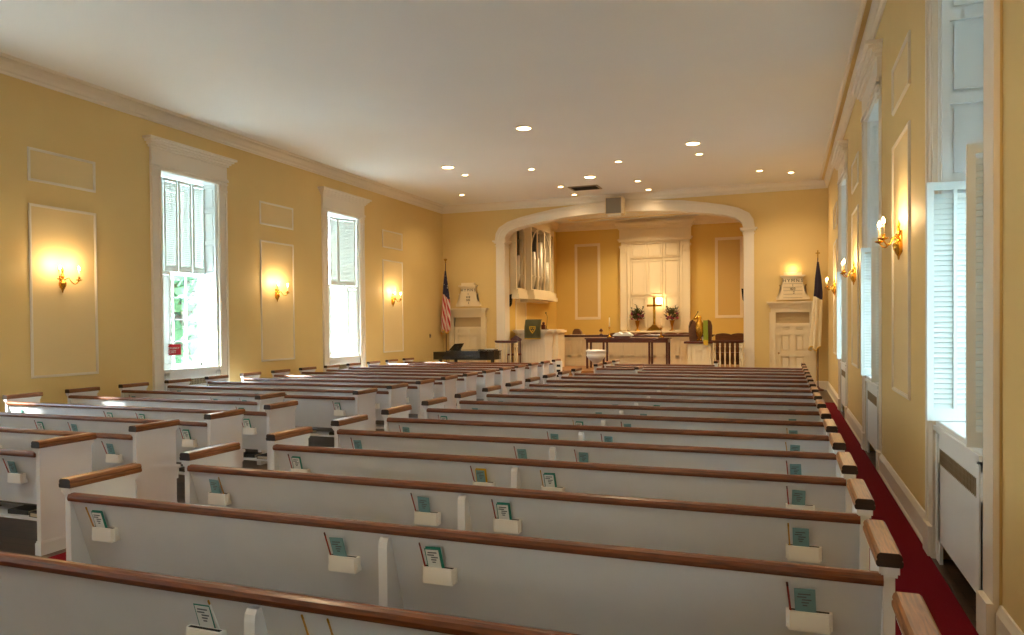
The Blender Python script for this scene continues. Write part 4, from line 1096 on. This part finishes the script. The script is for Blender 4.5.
# ------------------------------------------------------------------ light
bm = bmesh.new(); prism(bm, [(XL-1.1, 5.85), (XR+1.1, 5.85), ((XL+XR)/2, 10.6)], 1, YB-.8, CB+.8)
struct('roof', bm, BARK)  # unseen roof, added to keep the sun off the mass on the right
nb = thing('right_light_blocker', 'plain tall light blocker added close outside the right-hand windows', 'building', (8.5, 10, -1))  # added mass that cuts the daylight entering the right windows
obj('wall', box(-3, 6, -22, 24, 0, 12), GREYW, nb)
bm = bmesh.new(); B(bm, -3.5, 6.5, -22.5, 24.5, 12, 12.4); obj('roof', bm, BARK, nb)
for k in range(8):
    fr = obj('window', box(-3.06, -2.98, -19+k*5.2, -17.6+k*5.2, 3, 5.4), WWHITE, nb); obj('pane', box(-3.08, -3.05, -18.9+k*5.2, -17.7+k*5.2, 3.1, 5.3), BRICK, fr)
sl = bpy.data.lights.new('sun', 'SUN'); sl.energy = 25; sl.angle = .09; sl.color = (1, .95, .88)
so = bpy.data.objects.new('sun', sl); COL.objects.link(so); so.rotation_euler = Vector((1.2, 1.6, -1.5)).to_track_quat('-Z', 'Y').to_euler()
w = bpy.data.worlds.new('overcast sky'); scene.world = w; w.use_nodes = True
bg = w.node_tree.nodes['Background']
tcn = w.node_tree.nodes.new('ShaderNodeTexCoord'); sp_ = w.node_tree.nodes.new('ShaderNodeSeparateXYZ'); rmp = w.node_tree.nodes.new('ShaderNodeValToRGB')
w.node_tree.links.new(tcn.outputs['Generated'], sp_.inputs[0]); w.node_tree.links.new(sp_.outputs['Z'], rmp.inputs['Fac']); w.node_tree.links.new(rmp.outputs['Color'], bg.inputs['Color'])
rmp.color_ramp.elements[0].color = (.70, .84, 1, 1); rmp.color_ramp.elements[1].color = (.46, .70, 1, 1)
bg.inputs['Strength'].default_value = 7.5
for Xw, s in ((XL, -1), (XR, 1)):
    for y in WY:
        l = bpy.data.lights.new('window_daylight_portal', 'AREA'); l.shape = 'RECTANGLE'; l.size = 1.4; l.size_y = 3.55
        l.cycles.is_portal = True
        lo = bpy.data.objects.new('window_daylight_portal', l); COL.objects.link(lo); lo.location = (Xw+s*.52, y, 2.83)
        lo.rotation_euler = (PI/2, 0, -s*PI/2+PI) if False else Vector((-s, 0, 0)).to_track_quat('-Z', 'Z').to_euler()

# ------------------------------------------------------------------ camera
f_px = 732.9; yaw, pitch, roll = .3567, -.0148, -.0083
cw, sw = math.cos(yaw), math.sin(yaw)
fw = Vector((-sw, cw, 0)); rt = Vector((cw, sw, 0)); up = Vector((0, 0, 1))
fw, up = math.cos(pitch)*fw+math.sin(pitch)*up, math.cos(pitch)*up-math.sin(pitch)*fw
rt, up = math.cos(roll)*rt+math.sin(roll)*up, math.cos(roll)*up-math.sin(roll)*rt
cd = bpy.data.cameras.new('camera'); cam = bpy.data.objects.new('camera', cd); COL.objects.link(cam)
cam.matrix_world = Matrix(((rt.x, up.x, -fw.x, 0), (rt.y, up.y, -fw.y, 0), (rt.z, up.z, -fw.z, 1.8), (0, 0, 0, 1)))
cd.sensor_fit = 'HORIZONTAL'; cd.sensor_width = 36; cd.lens = 36*f_px/1024; cd.shift_y = 18.83/1024; cd.clip_start = .05; cd.clip_end = 300
scene.camera = cam
vs_ = scene.view_settings; vs_.view_transform = 'Standard'; vs_.look = 'None'; vs_.gamma = 1; vs_.use_curve_mapping = False; vs_.exposure = 1.2
